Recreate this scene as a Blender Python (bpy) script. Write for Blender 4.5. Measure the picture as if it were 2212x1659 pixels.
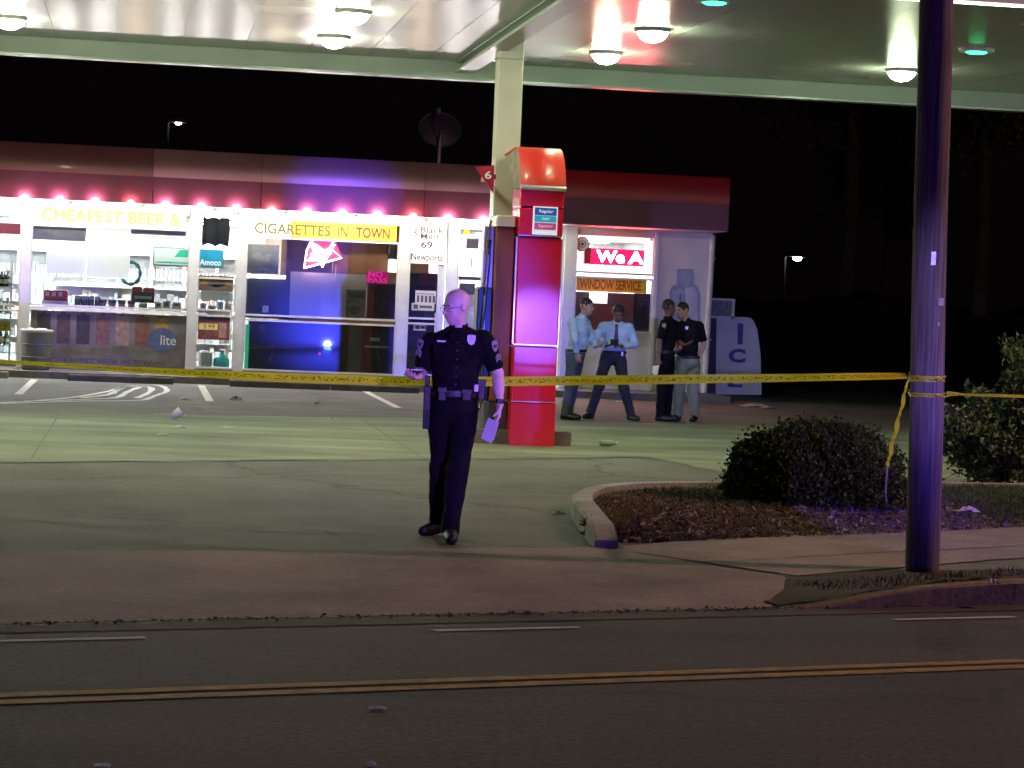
import bpy, math, random
import numpy as np
from mathutils import Vector, Matrix
random.seed(7); rng = np.random.default_rng(7)
for _o in list(bpy.data.objects): bpy.data.objects.remove(_o)
sc = bpy.context.scene
COL = sc.collection
R_ = math.radians

# ------------------------------------------------------------------ camera (calibrated from the parking stripes, store front and canopy lamp grid)
W2, H2, F, HC = 1106.0, 829.5, 5200.0, 1.766
psi, rho = R_(8.8), R_(2.45)
th = math.atan(190*math.cos(rho)/F)
vf = Vector((math.sin(psi)*math.cos(th), math.cos(psi)*math.cos(th), -math.sin(th)))
r0 = Vector((math.cos(psi), -math.sin(psi), 0)); u0 = r0.cross(vf)
vr = math.cos(rho)*r0 + math.sin(rho)*u0
vu = -math.sin(rho)*r0 + math.cos(rho)*u0
cd = bpy.data.cameras.new('camera'); cam = bpy.data.objects.new('camera', cd); COL.objects.link(cam)
cam.matrix_world = Matrix(((vr.x, vu.x, -vf.x, 0), (vr.y, vu.y, -vf.y, 0), (vr.z, vu.z, -vf.z, HC), (0, 0, 0, 1)))
cd.sensor_width = 36; cd.lens = 36*F/2212; cd.clip_end = 900; cd.clip_start = .1
sc.camera = cam

def at(px, py, z=None, Y=None, D=None):
    """world point seen at a position of the photograph (2212 x 1659), on the level z, the upright plane Y or at the distance D"""
    d = F*vf + (px-W2)*vr - (py-H2)*vu
    t = (z-HC)/d.z if z is not None else (Y/d.y if Y is not None else D/F)
    return Vector((d.x*t, d.y*t, HC+d.z*t))

# ------------------------------------------------------------------ world, exposure
wd = bpy.data.worlds.new('World'); sc.world = wd; wd.use_nodes = True
wn = wd.node_tree.nodes; wl = wd.node_tree.links
bgn = wn['Background']
sky = wn.new('ShaderNodeTexSky'); sky.sky_type = 'NISHITA'; sky.sun_disc = False
sky.sun_elevation = R_(-9); sky.sun_rotation = R_(200)
mixw = wn.new('ShaderNodeMix'); mixw.data_type = 'RGBA'; mixw.inputs[0].default_value = .9
mixw.inputs[7].default_value = (.0014, .0009, .0011, 1)
wl.new(sky.outputs[0], mixw.inputs[6]); wl.new(mixw.outputs[2], bgn.inputs[0])
bgn.inputs[1].default_value = 1.0
sc.view_settings.view_transform = 'Standard'; sc.view_settings.look = 'None'
sc.view_settings.exposure = 0; sc.view_settings.gamma = 1
sc.render.engine = 'CYCLES'
sc.cycles.max_bounces = 6; sc.cycles.diffuse_bounces = 3; sc.cycles.glossy_bounces = 4
sc.cycles.transmission_bounces = 4; sc.cycles.transparent_max_bounces = 10
sc.cycles.sample_clamp_indirect = 4.0; sc.cycles.sample_clamp_direct = 0
sc.cycles.caustics_reflective = False; sc.cycles.caustics_refractive = False
sc.cycles.use_denoising = True

# ------------------------------------------------------------------ lamps that stand outside the picture: sodium street lamp, patrol car light bar, added blue beams
def lamp(name, kind, loc, power, col, size=.1, target=None, cone=None, blend=.4):
    l = bpy.data.lights.new(name, kind); o = bpy.data.objects.new(name, l); COL.objects.link(o)
    o.location = loc; l.energy = power; l.color = col
    if kind in ('POINT', 'SPOT'): l.shadow_soft_size = size
    if cone: l.spot_size = R_(cone); l.spot_blend = blend
    if target is not None:
        o.rotation_euler = (Vector(target)-Vector(loc)).to_track_quat('-Z', 'Y').to_euler()
    return o
POLICE = Vector((6.0, -4.2, 1.66)); REFL = Vector((4.75, -4.1, 1.6))
lamp('street_lamp_light', 'POINT', (15.5, 15.2, 8.5), 3600, (1, .51, .45), .16)
lamp('patrol_light_blue', 'POINT', POLICE, 2600, (.18, .10, 1), .3)
lamp('aimed_blue_beam', 'SPOT', POLICE+Vector((.1, .1, .05)), 27000, (.12, .06, 1), .06, (6.3, 16.3, .9), 7.2, .8)
lamp('aimed_blue_beam', 'SPOT', POLICE+Vector((-.1, .1, .05)), 27000, (.30, .15, 1), .06, (2.15, 17, 1.15), 6.4, .5)
lamp('aimed_blue_beam', 'SPOT', Vector((2.75, -4.1, 1.75)), 17000, (.36, .28, 1), .06, at(1500, 690, Y=44), 6.5, .8)  # added spot that turns the side wall and ice chest blue
lamp('aimed_blue_beam', 'SPOT', REFL+Vector((.0, .15, .08)), 30000, (.05, .06, 1), .09, at(715, 640, Y=43.6), 4.2, 1)
lamp('aimed_blue_beam', 'SPOT', Vector((1.3, -4.1, 1.75)), 95000, (.07, .045, 1), .06, at(742, 425, Y=42.5), 3.0, 1)  # added spot for the blue patch on the fascia, set at the added car
lamp('aimed_blue_beam', 'SPOT', Vector((8.5, -4.1, 1.66)), 26000, (.2, .1, 1), .05, at(1168, 715, Y=28), 2.1, .9)  # added spot for the glow on the pump, no lamp stands here
# ------------------------------------------------------------------ materials
MC = {}
def M(name, col=(.5, .5, .5), rough=.6, metal=0, var=.12, scale=6, bump=0, bscale=None, emit=0, ecol=None, coat=0, spec=None, col2=None, detail=6):
    if name in MC: return MC[name]
    m = bpy.data.materials.new(name); m.use_nodes = True; MC[name] = m
    n = m.node_tree.nodes; l = m.node_tree.links; b = n['Principled BSDF']
    b.inputs['Roughness'].default_value = rough; b.inputs['Metallic'].default_value = metal
    if coat: b.inputs['Coat Weight'].default_value = coat; b.inputs['Coat Roughness'].default_value = .06
    if spec is not None: b.inputs['Specular IOR Level'].default_value = spec
    tc = n.new('ShaderNodeTexCoord')
    nz = n.new('ShaderNodeTexNoise'); nz.inputs['Scale'].default_value = scale; nz.inputs['Detail'].default_value = detail
    nz.inputs['Roughness'].default_value = .65
    l.new(tc.outputs['Object'], nz.inputs['Vector'])
    cr = n.new('ShaderNodeValToRGB'); cr.color_ramp.elements[0].position = .32; cr.color_ramp.elements[1].position = .68
    c2 = col2 or tuple(min(1, c*(1+var)) for c in col)
    c1 = col if col2 else tuple(c*(1-var) for c in col)
    cr.color_ramp.elements[0].color = (*c1, 1); cr.color_ramp.elements[1].color = (*c2, 1)
    l.new(nz.outputs['Fac'], cr.inputs[0]); l.new(cr.outputs[0], b.inputs['Base Color'])
    if bump:
        bn = n.new('ShaderNodeTexNoise'); bn.inputs['Scale'].default_value = bscale or scale*3; bn.inputs['Detail'].default_value = 4
        l.new(tc.outputs['Object'], bn.inputs['Vector'])
        bp = n.new('ShaderNodeBump'); bp.inputs['Strength'].default_value = bump; bp.inputs['Distance'].default_value = .02
        l.new(bn.outputs['Fac'], bp.inputs['Height']); l.new(bp.outputs[0], b.inputs['Normal'])
    if emit:
        b.inputs['Emission Color'].default_value = (*(ecol or col), 1); b.inputs['Emission Strength'].default_value = emit
    return m
def ground_mat(name, c1, c2, speck, rough=.85, big=.35, stretch=(1, 1, 1), crack=0, stain=None, blot=.3):
    """worn ground surface: broad blotches, tyre-wide wear, aggregate speckle"""
    if name in MC: return MC[name]
    m = bpy.data.materials.new(name); m.use_nodes = True; MC[name] = m
    n = m.node_tree.nodes; l = m.node_tree.links; b = n['Principled BSDF']; b.inputs['Roughness'].default_value = rough
    tc = n.new('ShaderNodeTexCoord'); mp = n.new('ShaderNodeMapping'); mp.inputs['Scale'].default_value = stretch
    l.new(tc.outputs['Object'], mp.inputs['Vector'])
    def noise(s, d, vec): 
        q = n.new('ShaderNodeTexNoise'); q.inputs['Scale'].default_value = s; q.inputs['Detail'].default_value = d; q.inputs['Roughness'].default_value = .6
        l.new(vec, q.inputs['Vector']); return q
    a = noise(big, 7, mp.outputs[0]); r = n.new('ShaderNodeValToRGB')
    r.color_ramp.elements[0].position = .3; r.color_ramp.elements[1].position = .7
    r.color_ramp.elements[0].color = (*c1, 1); r.color_ramp.elements[1].color = (*c2, 1)
    if stain:
        e = r.color_ramp.elements.new(.36); e.color = (*c1, 1); r.color_ramp.elements[0].position = .3; r.color_ramp.elements[0].color = (*stain, 1)
    l.new(a.outputs['Fac'], r.inputs[0])
    s = noise(30, 5, tc.outputs['Object']); mr = n.new('ShaderNodeMapRange'); mr.inputs[1].default_value = .3; mr.inputs[2].default_value = .72
    mr.inputs[3].default_value = 1-speck; mr.inputs[4].default_value = 1+speck
    l.new(s.outputs['Fac'], mr.inputs[0])
    mx = n.new('ShaderNodeVectorMath'); mx.operation = 'SCALE'; l.new(r.outputs[0], mx.inputs[0]); l.new(mr.outputs[0], mx.inputs['Scale'])
    bl = noise(.9, 9, mp.outputs[0]); bl.noise_dimensions = '3D'; mb_ = n.new('ShaderNodeMapRange'); mb_.inputs[1].default_value = .36; mb_.inputs[2].default_value = .62; mb_.inputs[3].default_value = 1-blot; mb_.inputs[4].default_value = 1.12
    l.new(bl.outputs['Fac'], mb_.inputs[0]); mz = n.new('ShaderNodeVectorMath'); mz.operation = 'SCALE'; l.new(mx.outputs[0], mz.inputs[0]); l.new(mb_.outputs[0], mz.inputs['Scale'])
    out = mz.outputs[0]
    if crack:
        v = n.new('ShaderNodeTexVoronoi'); v.feature = 'DISTANCE_TO_EDGE'; v.inputs['Scale'].default_value = crack
        w = noise(1.2, 4, tc.outputs['Object']); ad = n.new('ShaderNodeVectorMath'); ad.operation = 'ADD'
        l.new(tc.outputs['Object'], ad.inputs[0]); l.new(w.outputs['Color'], ad.inputs[1]); l.new(ad.outputs[0], v.inputs['Vector'])
        mr2 = n.new('ShaderNodeMapRange'); mr2.inputs[1].default_value = .0; mr2.inputs[2].default_value = .012; mr2.inputs[3].default_value = .45; mr2.inputs[4].default_value = 1
        l.new(v.outputs['Distance'], mr2.inputs[0])
        m3 = n.new('ShaderNodeVectorMath'); m3.operation = 'SCALE'; l.new(out, m3.inputs[0]); l.new(mr2.outputs[0], m3.inputs['Scale']); out = m3.outputs[0]
    l.new(out, b.inputs['Base Color'])
    bp = n.new('ShaderNodeBump'); bp.inputs['Strength'].default_value = .5; bp.inputs['Distance'].default_value = .01
    l.new(s.outputs['Fac'], bp.inputs['Height']); l.new(bp.outputs[0], b.inputs['Normal'])
    return m
def glass_mat():
    m = bpy.data.materials.new('window_glass'); m.use_nodes = True
    n = m.node_tree.nodes; l = m.node_tree.links; n.clear()
    o = n.new('ShaderNodeOutputMaterial'); t = n.new('ShaderNodeBsdfTransparent'); g = n.new('ShaderNodeBsdfGlossy'); g.inputs['Roughness'].default_value = .012
    t.inputs[0].default_value = (.93, .97, .96, 1)
    g2 = n.new('ShaderNodeBsdfGlossy'); g2.inputs['Roughness'].default_value = .16; gm = n.new('ShaderNodeMixShader'); gm.inputs[0].default_value = .16; l.new(g.outputs[0], gm.inputs[1]); l.new(g2.outputs[0], gm.inputs[2])
    x = n.new('ShaderNodeMixShader'); fr = n.new('ShaderNodeFresnel'); fr.inputs[0].default_value = 1.5
    ml = n.new('ShaderNodeMath'); ml.operation = 'MULTIPLY'; ml.inputs[1].default_value = 1.9
    l.new(fr.outputs[0], ml.inputs[0]); l.new(ml.outputs[0], x.inputs[0])
    l.new(t.outputs[0], x.inputs[1]); l.new(gm.outputs[0], x.inputs[2]); l.new(x.outputs[0], o.inputs[0]); return m
GLASS = glass_mat()

# ------------------------------------------------------------------ mesh helpers
class MB:
    """collects shapes; build() links them as ONE mesh object"""
    def __init__(s): s.v = []; s.f = []; s.m = []; s.n = 0; s.sm = []
    def add(s, v, f, mi=0, smooth=False):
        v = [tuple(p) for p in v]
        s.v += v; s.f += [tuple(i+s.n for i in q) for q in f]; s.m += [mi]*len(f); s.sm += [smooth]*len(f); s.n += len(v); return s
    def box(s, x0, x1, y0, y1, z0, z1, mi=0, mat=None):
        v = [Vector((x, y, z)) for z in (z0, z1) for y in (y0, y1) for x in (x0, x1)]
        if mat: v = [mat@p for p in v]
        return s.add(v, [(0, 2, 3, 1), (4, 5, 7, 6), (0, 1, 5, 4), (2, 6, 7, 3), (0, 4, 6, 2), (1, 3, 7, 5)], mi)
    def bbox(s, x0, x1, y0, y1, z0, z1, b=.01, mi=0):
        """box with chamfered vertical and top edges"""
        def ring(z, i): return [(x0+i+b, y0+i, z), (x1-i-b, y0+i, z), (x1-i, y0+i+b, z), (x1-i, y1-i-b, z), (x1-i-b, y1-i, z), (x0+i+b, y1-i, z), (x0+i, y1-i-b, z), (x0+i, y0+i+b, z)]
        v = ring(z0, 0)+ring(z1-b, 0)+ring(z1, b)
        f = [tuple(range(7, -1, -1)), tuple(range(16, 24))]
        for k in (0, 8):
            for i in range(8): f.append((k+i, k+(i+1) % 8, k+8+(i+1) % 8, k+8+i))
        return s.add(v, f, mi)
    def prism(s, poly, y0, y1, mi=0, axis='y'):
        """extrude an outline; axis y: poly is (x,z); axis x: poly is (y,z); axis z: poly is (x,y)"""
        n = len(poly)
        mk = {'y': lambda p, t: (p[0], t, p[1]), 'x': lambda p, t: (t, p[0], p[1]), 'z': lambda p, t: (p[0], p[1], t)}[axis]
        v = [mk(p, y0) for p in poly]+[mk(p, y1) for p in poly]
        f = [tuple(range(n)), tuple(range(2*n-1, n-1, -1))]+[(i, i+n, (i+1) % n+n, (i+1) % n) for i in range(n)]
        return s.add(v, f, mi)
    def cyl(s, p0, p1, ra, rb=None, seg=16, mi=0, smooth=True, cap=True):
        p0 = Vector(p0); p1 = Vector(p1); rb = ra if rb is None else rb
        d = (p1-p0).normalized(); a = d.orthogonal().normalized(); c = d.cross(a)
        v = []
        for p, r in ((p0, ra), (p1, rb)):
            for i in range(seg):
                t = 2*math.pi*i/seg; v.append(p+(a*math.cos(t)+c*math.sin(t))*r)
        s.add(v, [(i, (i+1) % seg, seg+(i+1) % seg, seg+i) for i in range(seg)], mi, smooth)
        if cap: s.add(v, [tuple(range(seg-1, -1, -1)), tuple(range(seg, 2*seg))], mi)
        return s
    def tube(s, pts, r, seg=8, mi=0):
        pts = [Vector(p) for p in pts]; v = []; n = len(pts); a = None
        for k, p in enumerate(pts):
            d = (pts[min(k+1, n-1)]-pts[max(k-1, 0)]).normalized()
            a = (a-d*a.dot(d)).normalized() if a is not None and (a-d*a.dot(d)).length > 1e-4 else d.orthogonal().normalized()
            c = d.cross(a); rr = r[k] if isinstance(r, (list, tuple)) else r
            for i in range(seg):
                t = 2*math.pi*i/seg; v.append(p+(a*math.cos(t)+c*math.sin(t))*rr)
        f = [(k*seg+i, k*seg+(i+1) % seg, (k+1)*seg+(i+1) % seg, (k+1)*seg+i) for k in range(n-1) for i in range(seg)]
        s.add(v, f, mi, True); return s.add([v[i] for i in range(seg)]+[v[-seg+i] for i in range(seg)], [tuple(range(seg-1, -1, -1)), tuple(range(seg, 2*seg))], mi)
    def lathe(s, prof, c, seg=24, mi=0, smooth=True):
        v = []; n = len(prof)
        for r, z in prof:
            for i in range(seg):
                t = 2*math.pi*i/seg; v.append((c[0]+r*math.cos(t), c[1]+r*math.sin(t), c[2]+z))
        s.add(v, [(k*seg+i, k*seg+(i+1) % seg, (k+1)*seg+(i+1) % seg, (k+1)*seg+i) for k in range(n-1) for i in range(seg)], mi, smooth)
        return s.add(v[:seg]+v[-seg:], [tuple(range(seg-1, -1, -1)), tuple(range(seg, 2*seg))], mi)
    def sphere(s, c, r, seg=14, mi=0, sc_=(1, 1, 1)):
        n = seg//2; v = []
        for k in range(1, n):
            ph = math.pi*k/n
            for i in range(seg):
                t = 2*math.pi*i/seg; v.append((c[0]+r*sc_[0]*math.sin(ph)*math.cos(t), c[1]+r*sc_[1]*math.sin(ph)*math.sin(t), c[2]+r*sc_[2]*math.cos(ph)))
        v += [(c[0], c[1], c[2]+r*sc_[2]), (c[0], c[1], c[2]-r*sc_[2])]
        f = [(k*seg+i, (k+1)*seg+i, (k+1)*seg+(i+1) % seg, k*seg+(i+1) % seg) for k in range(n-2) for i in range(seg)]
        f += [(len(v)-2, i, (i+1) % seg) for i in range(seg)]+[(len(v)-1, (n-2)*seg+(i+1) % seg, (n-2)*seg+i) for i in range(seg)]
        return s.add(v, f, mi, True)
    def quad(s, pts, mi=0): return s.add(pts, [tuple(range(len(pts)))], mi)
    def build(s, name, mats, parent=None, bevel=0):
        me = bpy.data.meshes.new(name); me.from_pydata(s.v, [], s.f)
        for m in (mats if isinstance(mats, (list, tuple)) else [mats]): me.materials.append(m)
        me.polygons.foreach_set('material_index', s.m); me.polygons.foreach_set('use_smooth', s.sm); me.update()
        o = bpy.data.objects.new(name, me); COL.objects.link(o)
        if parent: o.parent = parent
        if bevel:
            b = o.modifiers.new('edge', 'BEVEL'); b.width = bevel; b.segments = 2; b.limit_method = 'ANGLE'
        return o
def np_mesh(name, V, Fc, mats, parent=None, smooth=True, mi=None):
    me = bpy.data.meshes.new(name)
    V = np.asarray(V, np.float32); Fc = np.asarray(Fc, np.int32)
    me.vertices.add(len(V)); me.vertices.foreach_set('co', V.ravel())
    me.loops.add(Fc.size); me.loops.foreach_set('vertex_index', Fc.ravel())
    me.polygons.add(len(Fc)); k = Fc.shape[1]
    me.polygons.foreach_set('loop_start', np.arange(0, Fc.size, k, dtype=np.int32))
    for m in (mats if isinstance(mats, (list, tuple)) else [mats]): me.materials.append(m)
    if mi is not None: me.polygons.foreach_set('material_index', np.asarray(mi, np.int32))
    me.update(calc_edges=True); me.validate()
    me.polygons.foreach_set('use_smooth', np.full(len(me.polygons), smooth))
    o = bpy.data.objects.new(name, me); COL.objects.link(o)
    if parent: o.parent = parent
    return o
def thing(name, label, cat, loc=(0, 0, 0), rz=0, group=None):
    o = bpy.data.objects.new(name, None); COL.objects.link(o); o.location = loc; o.rotation_euler = (0, 0, rz); o.empty_display_size = .1
    o['label'] = label; o['category'] = cat
    if group: o['group'] = group
    return o
def jit(pts, step=.3, amp=.05):
    """subdivide an outline and let its edge wander as a worn one does"""
    o = []; pts = [Vector((p[0], p[1])) for p in pts]
    for a, b in zip(pts, pts[1:]+pts[:1]):
        L = (b-a).length; k = max(1, int(L/step)) if L < 80 else 60; nn_ = Vector((-(b-a).y, (b-a).x)).normalized()
        for i in range(k): o.append(a+(b-a)*i/k+nn_*(amp*(math.sin(i*.9+a.x)*.5+random.uniform(-1, 1)*.6) if i else 0))
    return o
def tag(o, label, cat, group=None):
    o['label'] = label; o['category'] = cat
    if group: o['group'] = group
    return o
def struct(o): o['kind'] = 'structure'; return o
TXT = {}
def text_geo(s, bold=0):
    """outline letters as flat faces, width and height normalised to 1 x 1"""
    if (s, bold) in TXT: return TXT[(s, bold)]
    cu = bpy.data.curves.new('t', 'FONT'); cu.body = s; cu.resolution_u = 3; cu.offset = bold
    o = bpy.data.objects.new('t', cu); COL.objects.link(o)
    dg = bpy.context.evaluated_depsgraph_get(); me = bpy.data.meshes.new_from_object(o.evaluated_get(dg))
    V = np.array([v.co[:2] for v in me.vertices]); Fc = [tuple(p.vertices) for p in me.polygons]
    bpy.data.objects.remove(o); bpy.data.meshes.remove(me); bpy.data.curves.remove(cu)
    lo = V.min(0); hi = V.max(0); V = (V-lo)/np.maximum(hi-lo, 1e-6); TXT[(s, bold)] = (V, Fc); return V, Fc
def letters(mb, s, x0, x1, z0, z1, y, mi=0, bold=0):
    V, Fc = text_geo(s, bold)
    return mb.add([(x0+a*(x1-x0), y, z0+b*(z1-z0)) for a, b in V], Fc, mi)

# ------------------------------------------------------------------ figures: signed distance fields meshed as one continuous skin
def _v(a): return np.array(a, float)
class Field:
    def __init__(s, lo, hi, h):
        s.h = h; s.lo = _v(lo); n = np.ceil((_v(hi)-s.lo)/h).astype(int)+1
        s.ax = [s.lo[i]+h*np.arange(n[i]) for i in range(3)]; s.d = np.full(n, 1.0, np.float32)
    def block(s, lo, hi, mg=.07):
        sl = []
        for i in range(3):
            a = int(np.clip((lo[i]-mg-s.lo[i])/s.h, 0, len(s.ax[i])-1)); b = int(np.clip((hi[i]+mg-s.lo[i])/s.h+2, 1, len(s.ax[i])))
            sl.append(slice(a, max(b, a+1)))
        g = [s.ax[0][sl[0]][:, None, None], s.ax[1][sl[1]][None, :, None], s.ax[2][sl[2]][None, None, :]]
        return tuple(sl), g
    def mix(s, sl, d, k, op='add'):
        a = s.d[sl]
        if op == 'sub': a2, b = -a, d
        else: a2, b = a, d
        if k > 0:
            hh = np.clip(.5+.5*(b-a2)/k, 0, 1)
            if op == 'sub': r = -(b*(1-hh)+a2*hh-k*hh*(1-hh))
            else: r = b*(1-hh)+a2*hh-k*hh*(1-hh)
        else: r = -np.minimum(a2, b) if op == 'sub' else np.minimum(a2, b)
        s.d[sl] = r
    def cap(s, a, b, ra, rb=None, k=.02, cut=False, op='add', flat=None):
        a = _v(a); b = _v(b); rb = ra if rb is None else rb; r = max(ra, rb)
        sl, g = s.block(np.minimum(a, b)-r, np.maximum(a, b)+r)
        ab = b-a; L2 = max(ab@ab, 1e-9)
        px, py, pz = g[0]-a[0], g[1]-a[1], g[2]-a[2]
        t = (px*ab[0]+py*ab[1]+pz*ab[2])/L2; tc = np.clip(t, 0, 1)
        d = np.sqrt((px-ab[0]*tc)**2+(py-ab[1]*tc)**2+(pz-ab[2]*tc)**2)-(ra+(rb-ra)*tc)
        if cut: d = np.maximum(d, (t-1)*math.sqrt(L2))
        s.mix(sl, d, k, op)
    def ell(s, c, r, k=.02, Rm=None, op='add'):
        c = _v(c); r = _v(r); m = r.max(); sl, g = s.block(c-m, c+m)
        q = [g[i]-c[i] for i in range(3)]
        if Rm is not None: q = [q[0]*Rm[0][i]+q[1]*Rm[1][i]+q[2]*Rm[2][i] for i in range(3)]   # to local axes (columns of Rm)
        k0 = np.sqrt((q[0]/r[0])**2+(q[1]/r[1])**2+(q[2]/r[2])**2)
        k1 = np.sqrt((q[0]/r[0]**2)**2+(q[1]/r[1]**2)**2+(q[2]/r[2]**2)**2)+1e-9
        s.mix(sl, k0*(k0-1)/k1, k, op)
    def plane(s, p, n):
        """keep the side against the normal n"""
        n = _v(n)/np.linalg.norm(n); p = _v(p)
        d = (s.ax[0][:, None, None]-p[0])*n[0]+(s.ax[1][None, :, None]-p[1])*n[1]+(s.ax[2][None, None, :]-p[2])*n[2]
        s.d = np.maximum(s.d, d)
    def wrinkle(s, amp, fr):
        X, Y, Z = s.ax[0][:, None, None], s.ax[1][None, :, None], s.ax[2][None, None, :]
        s.d = s.d+amp*(np.sin(fr*Z*1.0+5*np.sin(fr*.21*X+1)+3*Y*fr*.2)*np.sin(fr*.35*X+2.1*np.sin(fr*.2*Z)+fr*.3*Y))
    def mesh(s):
        d = s.d; sg = d < 0
        c = [(i, j, k) for i in (0, 1) for j in (0, 1) for k in (0, 1)]
        n = np.array(d.shape)-1
        cs = lambda A, q: A[q[0]:q[0]+n[0], q[1]:q[1]+n[1], q[2]:q[2]+n[2]]
        al = np.ones(n, bool); an = np.zeros(n, bool)
        for q in c: al &= cs(sg, q); an |= cs(sg, q)
        act = an & ~al; idx = -np.ones(n, np.int64); I = np.argwhere(act); idx[act] = np.arange(len(I))
        acc = np.zeros((len(I), 3)); cnt = np.zeros(len(I))
        for a in c:
            for ax in range(3):
                if a[ax]: continue
                b = list(a); b[ax] = 1
                da = d[I[:, 0]+a[0], I[:, 1]+a[1], I[:, 2]+a[2]]; db = d[I[:, 0]+b[0], I[:, 1]+b[1], I[:, 2]+b[2]]
                m = (da < 0) != (db < 0); t = np.where(m, da/np.where(m, da-db, 1), 0)
                p = np.tile(np.array(a, float), (len(I), 1)); p[:, ax] += t
                acc[m] += p[m]; cnt[m] += 1
        V = s.lo+s.h*(I+acc/np.maximum(cnt, 1)[:, None]); Q = []
        for ax in range(3):
            u, w = (ax+1) % 3, (ax+2) % 3
            A = sg; B = np.roll(sg, -1, ax); ch = A != B
            e = np.argwhere(ch); e = e[(e[:, ax] < n[ax]) & (e[:, u] > 0) & (e[:, w] > 0) & (e[:, u] < n[u]) & (e[:, w] < n[w])]
            if not len(e): continue
            def cell(du, dw):
                q = e.copy(); q[:, u] -= du; q[:, w] -= dw; return idx[q[:, 0], q[:, 1], q[:, 2]]
            q = np.stack([cell(1, 1), cell(0, 1), cell(0, 0), cell(1, 0)], 1)
            fl = ~A[e[:, 0], e[:, 1], e[:, 2]]; q[fl] = q[fl][:, ::-1]; Q.append(q)
        Q = np.concatenate(Q); Q = Q[(Q >= 0).all(1)]; return V, Q
def rotz(a): c, s = math.cos(a), math.sin(a); return np.array([[c, -s, 0], [s, c, 0], [0, 0, 1.]])
def head_frame(face):
    f = _v(face)/np.linalg.norm(face); x = np.cross(f, [0, 0, 1.]); x /= np.linalg.norm(x); z = np.cross(x, f)
    return np.stack([x, f, z], 1)          # columns: right, forward, up
def head(fd, c, face, s=1.0, ears=True):
    Rm = head_frame(face); P = lambda x, y, z: _v(c)+Rm@(_v((x, y, z))*s)
    E = lambda x, y, z, r, k=.015, op='add': fd.ell(P(x, y, z), _v(r)*s, k, Rm, op)
    E(0, -.015, .03, (.085, .098, .094)); E(0, .03, -.045, (.066, .062, .078), .03); E(0, .058, -.092, (.028, .025, .022), .02)
    E(0, .073, .022, (.05, .02, .014), .012)                                   # brow
    E(-.03, .088, .002, (.018, .016, .012), .01, 'sub'); E(.03, .088, .002, (.018, .016, .012), .01, 'sub')
    fd.cap(P(0, .083, .01), P(0, .108, -.03), .008*s, .013*s, .01)              # nose
    E(.036, .062, -.022, (.022, .018, .02), .015); E(-.036, .062, -.022, (.022, .018, .02), .015)
    E(0, .083, -.062, (.024, .01, .006), .006); E(0, .081, -.073, (.02, .01, .006), .006)
    fd.cap(P(-.02, .098, -.0675), P(.02, .098, -.0675), .0035*s, k=.004, op='sub')
    if ears:
        for q in (-1, 1): E(q*.087, -.008, -.004, (.01, .02, .032), .006)
    return P, Rm
def hand(fd, w, d, n, side, curl=.5, s=1.0, spread=1.0):
    """w wrist, d finger direction, n palm normal (palm faces n), side: direction of the thumb"""
    d = _v(d)/np.linalg.norm(d); n = _v(n); n = n-d*(n@d); n /= np.linalg.norm(n); t = _v(side); t = t-d*(t@d)-n*(t@n); t /= np.linalg.norm(t)
    w = _v(w); A = lambda a, b, c: w+s*(d*a+t*b+n*c)
    for b in (-.026, -.009, .009, .026): fd.cap(A(.015, b*.7, 0), A(.085, b, 0), .0155*s, .0135*s, .012)
    for i, b in enumerate((-.03, -.0105, .0105, .03)):
        L = (.028, .037, .04, .036)[i]; p = A(.088, b, 0); a = 0
        for j in range(3):
            a += curl*(.5, .85, .6)[j]*1.1
            q = p+s*L*(1, .72, .55)[j]*(d*math.cos(a)+n*math.sin(a)+t*b*2*spread*(.5 if j == 0 else 0))
            fd.cap(p, q, (.0098-.001*j)*s, (.0092-.001*j)*s, .004); p = q
    p = A(.02, .03, .004); q = A(.055, .055, .016); fd.cap(p, q, .014*s, .011*s, .01); r = q+s*(d*.032+t*-.002+n*.012+n*.02*curl); fd.cap(q, r, .0105*s, .009*s, .004)
# ------------------------------------------------------------------ people
def torso(fd, J, t, k=.05):
    Rm = rotz(J['by']); g = J.get('girth', 1)
    fd.ell(J['pel'], (.158*g+t, .112*g+t, .125+t), k, Rm); fd.ell(J['belly'], (.148*g+t, .115*g+t, .16), k, Rm)
    fd.ell(J['chest'], (.165*g+t, .115*g+t, .17+t*.5), k, Rm)
    a, b = _v(J['shL']), _v(J['shR']); fd.cap(a+(b-a)*.08, b-(b-a)*.08, .056+t, k=k)
    n = _v(J['neck']); fd.cap(a*.75+b*.25+[0, 0, .0], n, .05+t, .05+t, k=.04); fd.cap(b*.75+a*.25, n, .05+t, .05+t, k=.04)
def bounds(J, pts=()):
    P = [_v(J[k]) for k in J if isinstance(J[k], (tuple, list)) and k not in ('face',)]+[_v(p) for p in pts]
    P = np.array(P); lo = P.min(0)-.2; hi = P.max(0)+.2; lo[2] = -.005; return lo, hi
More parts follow.
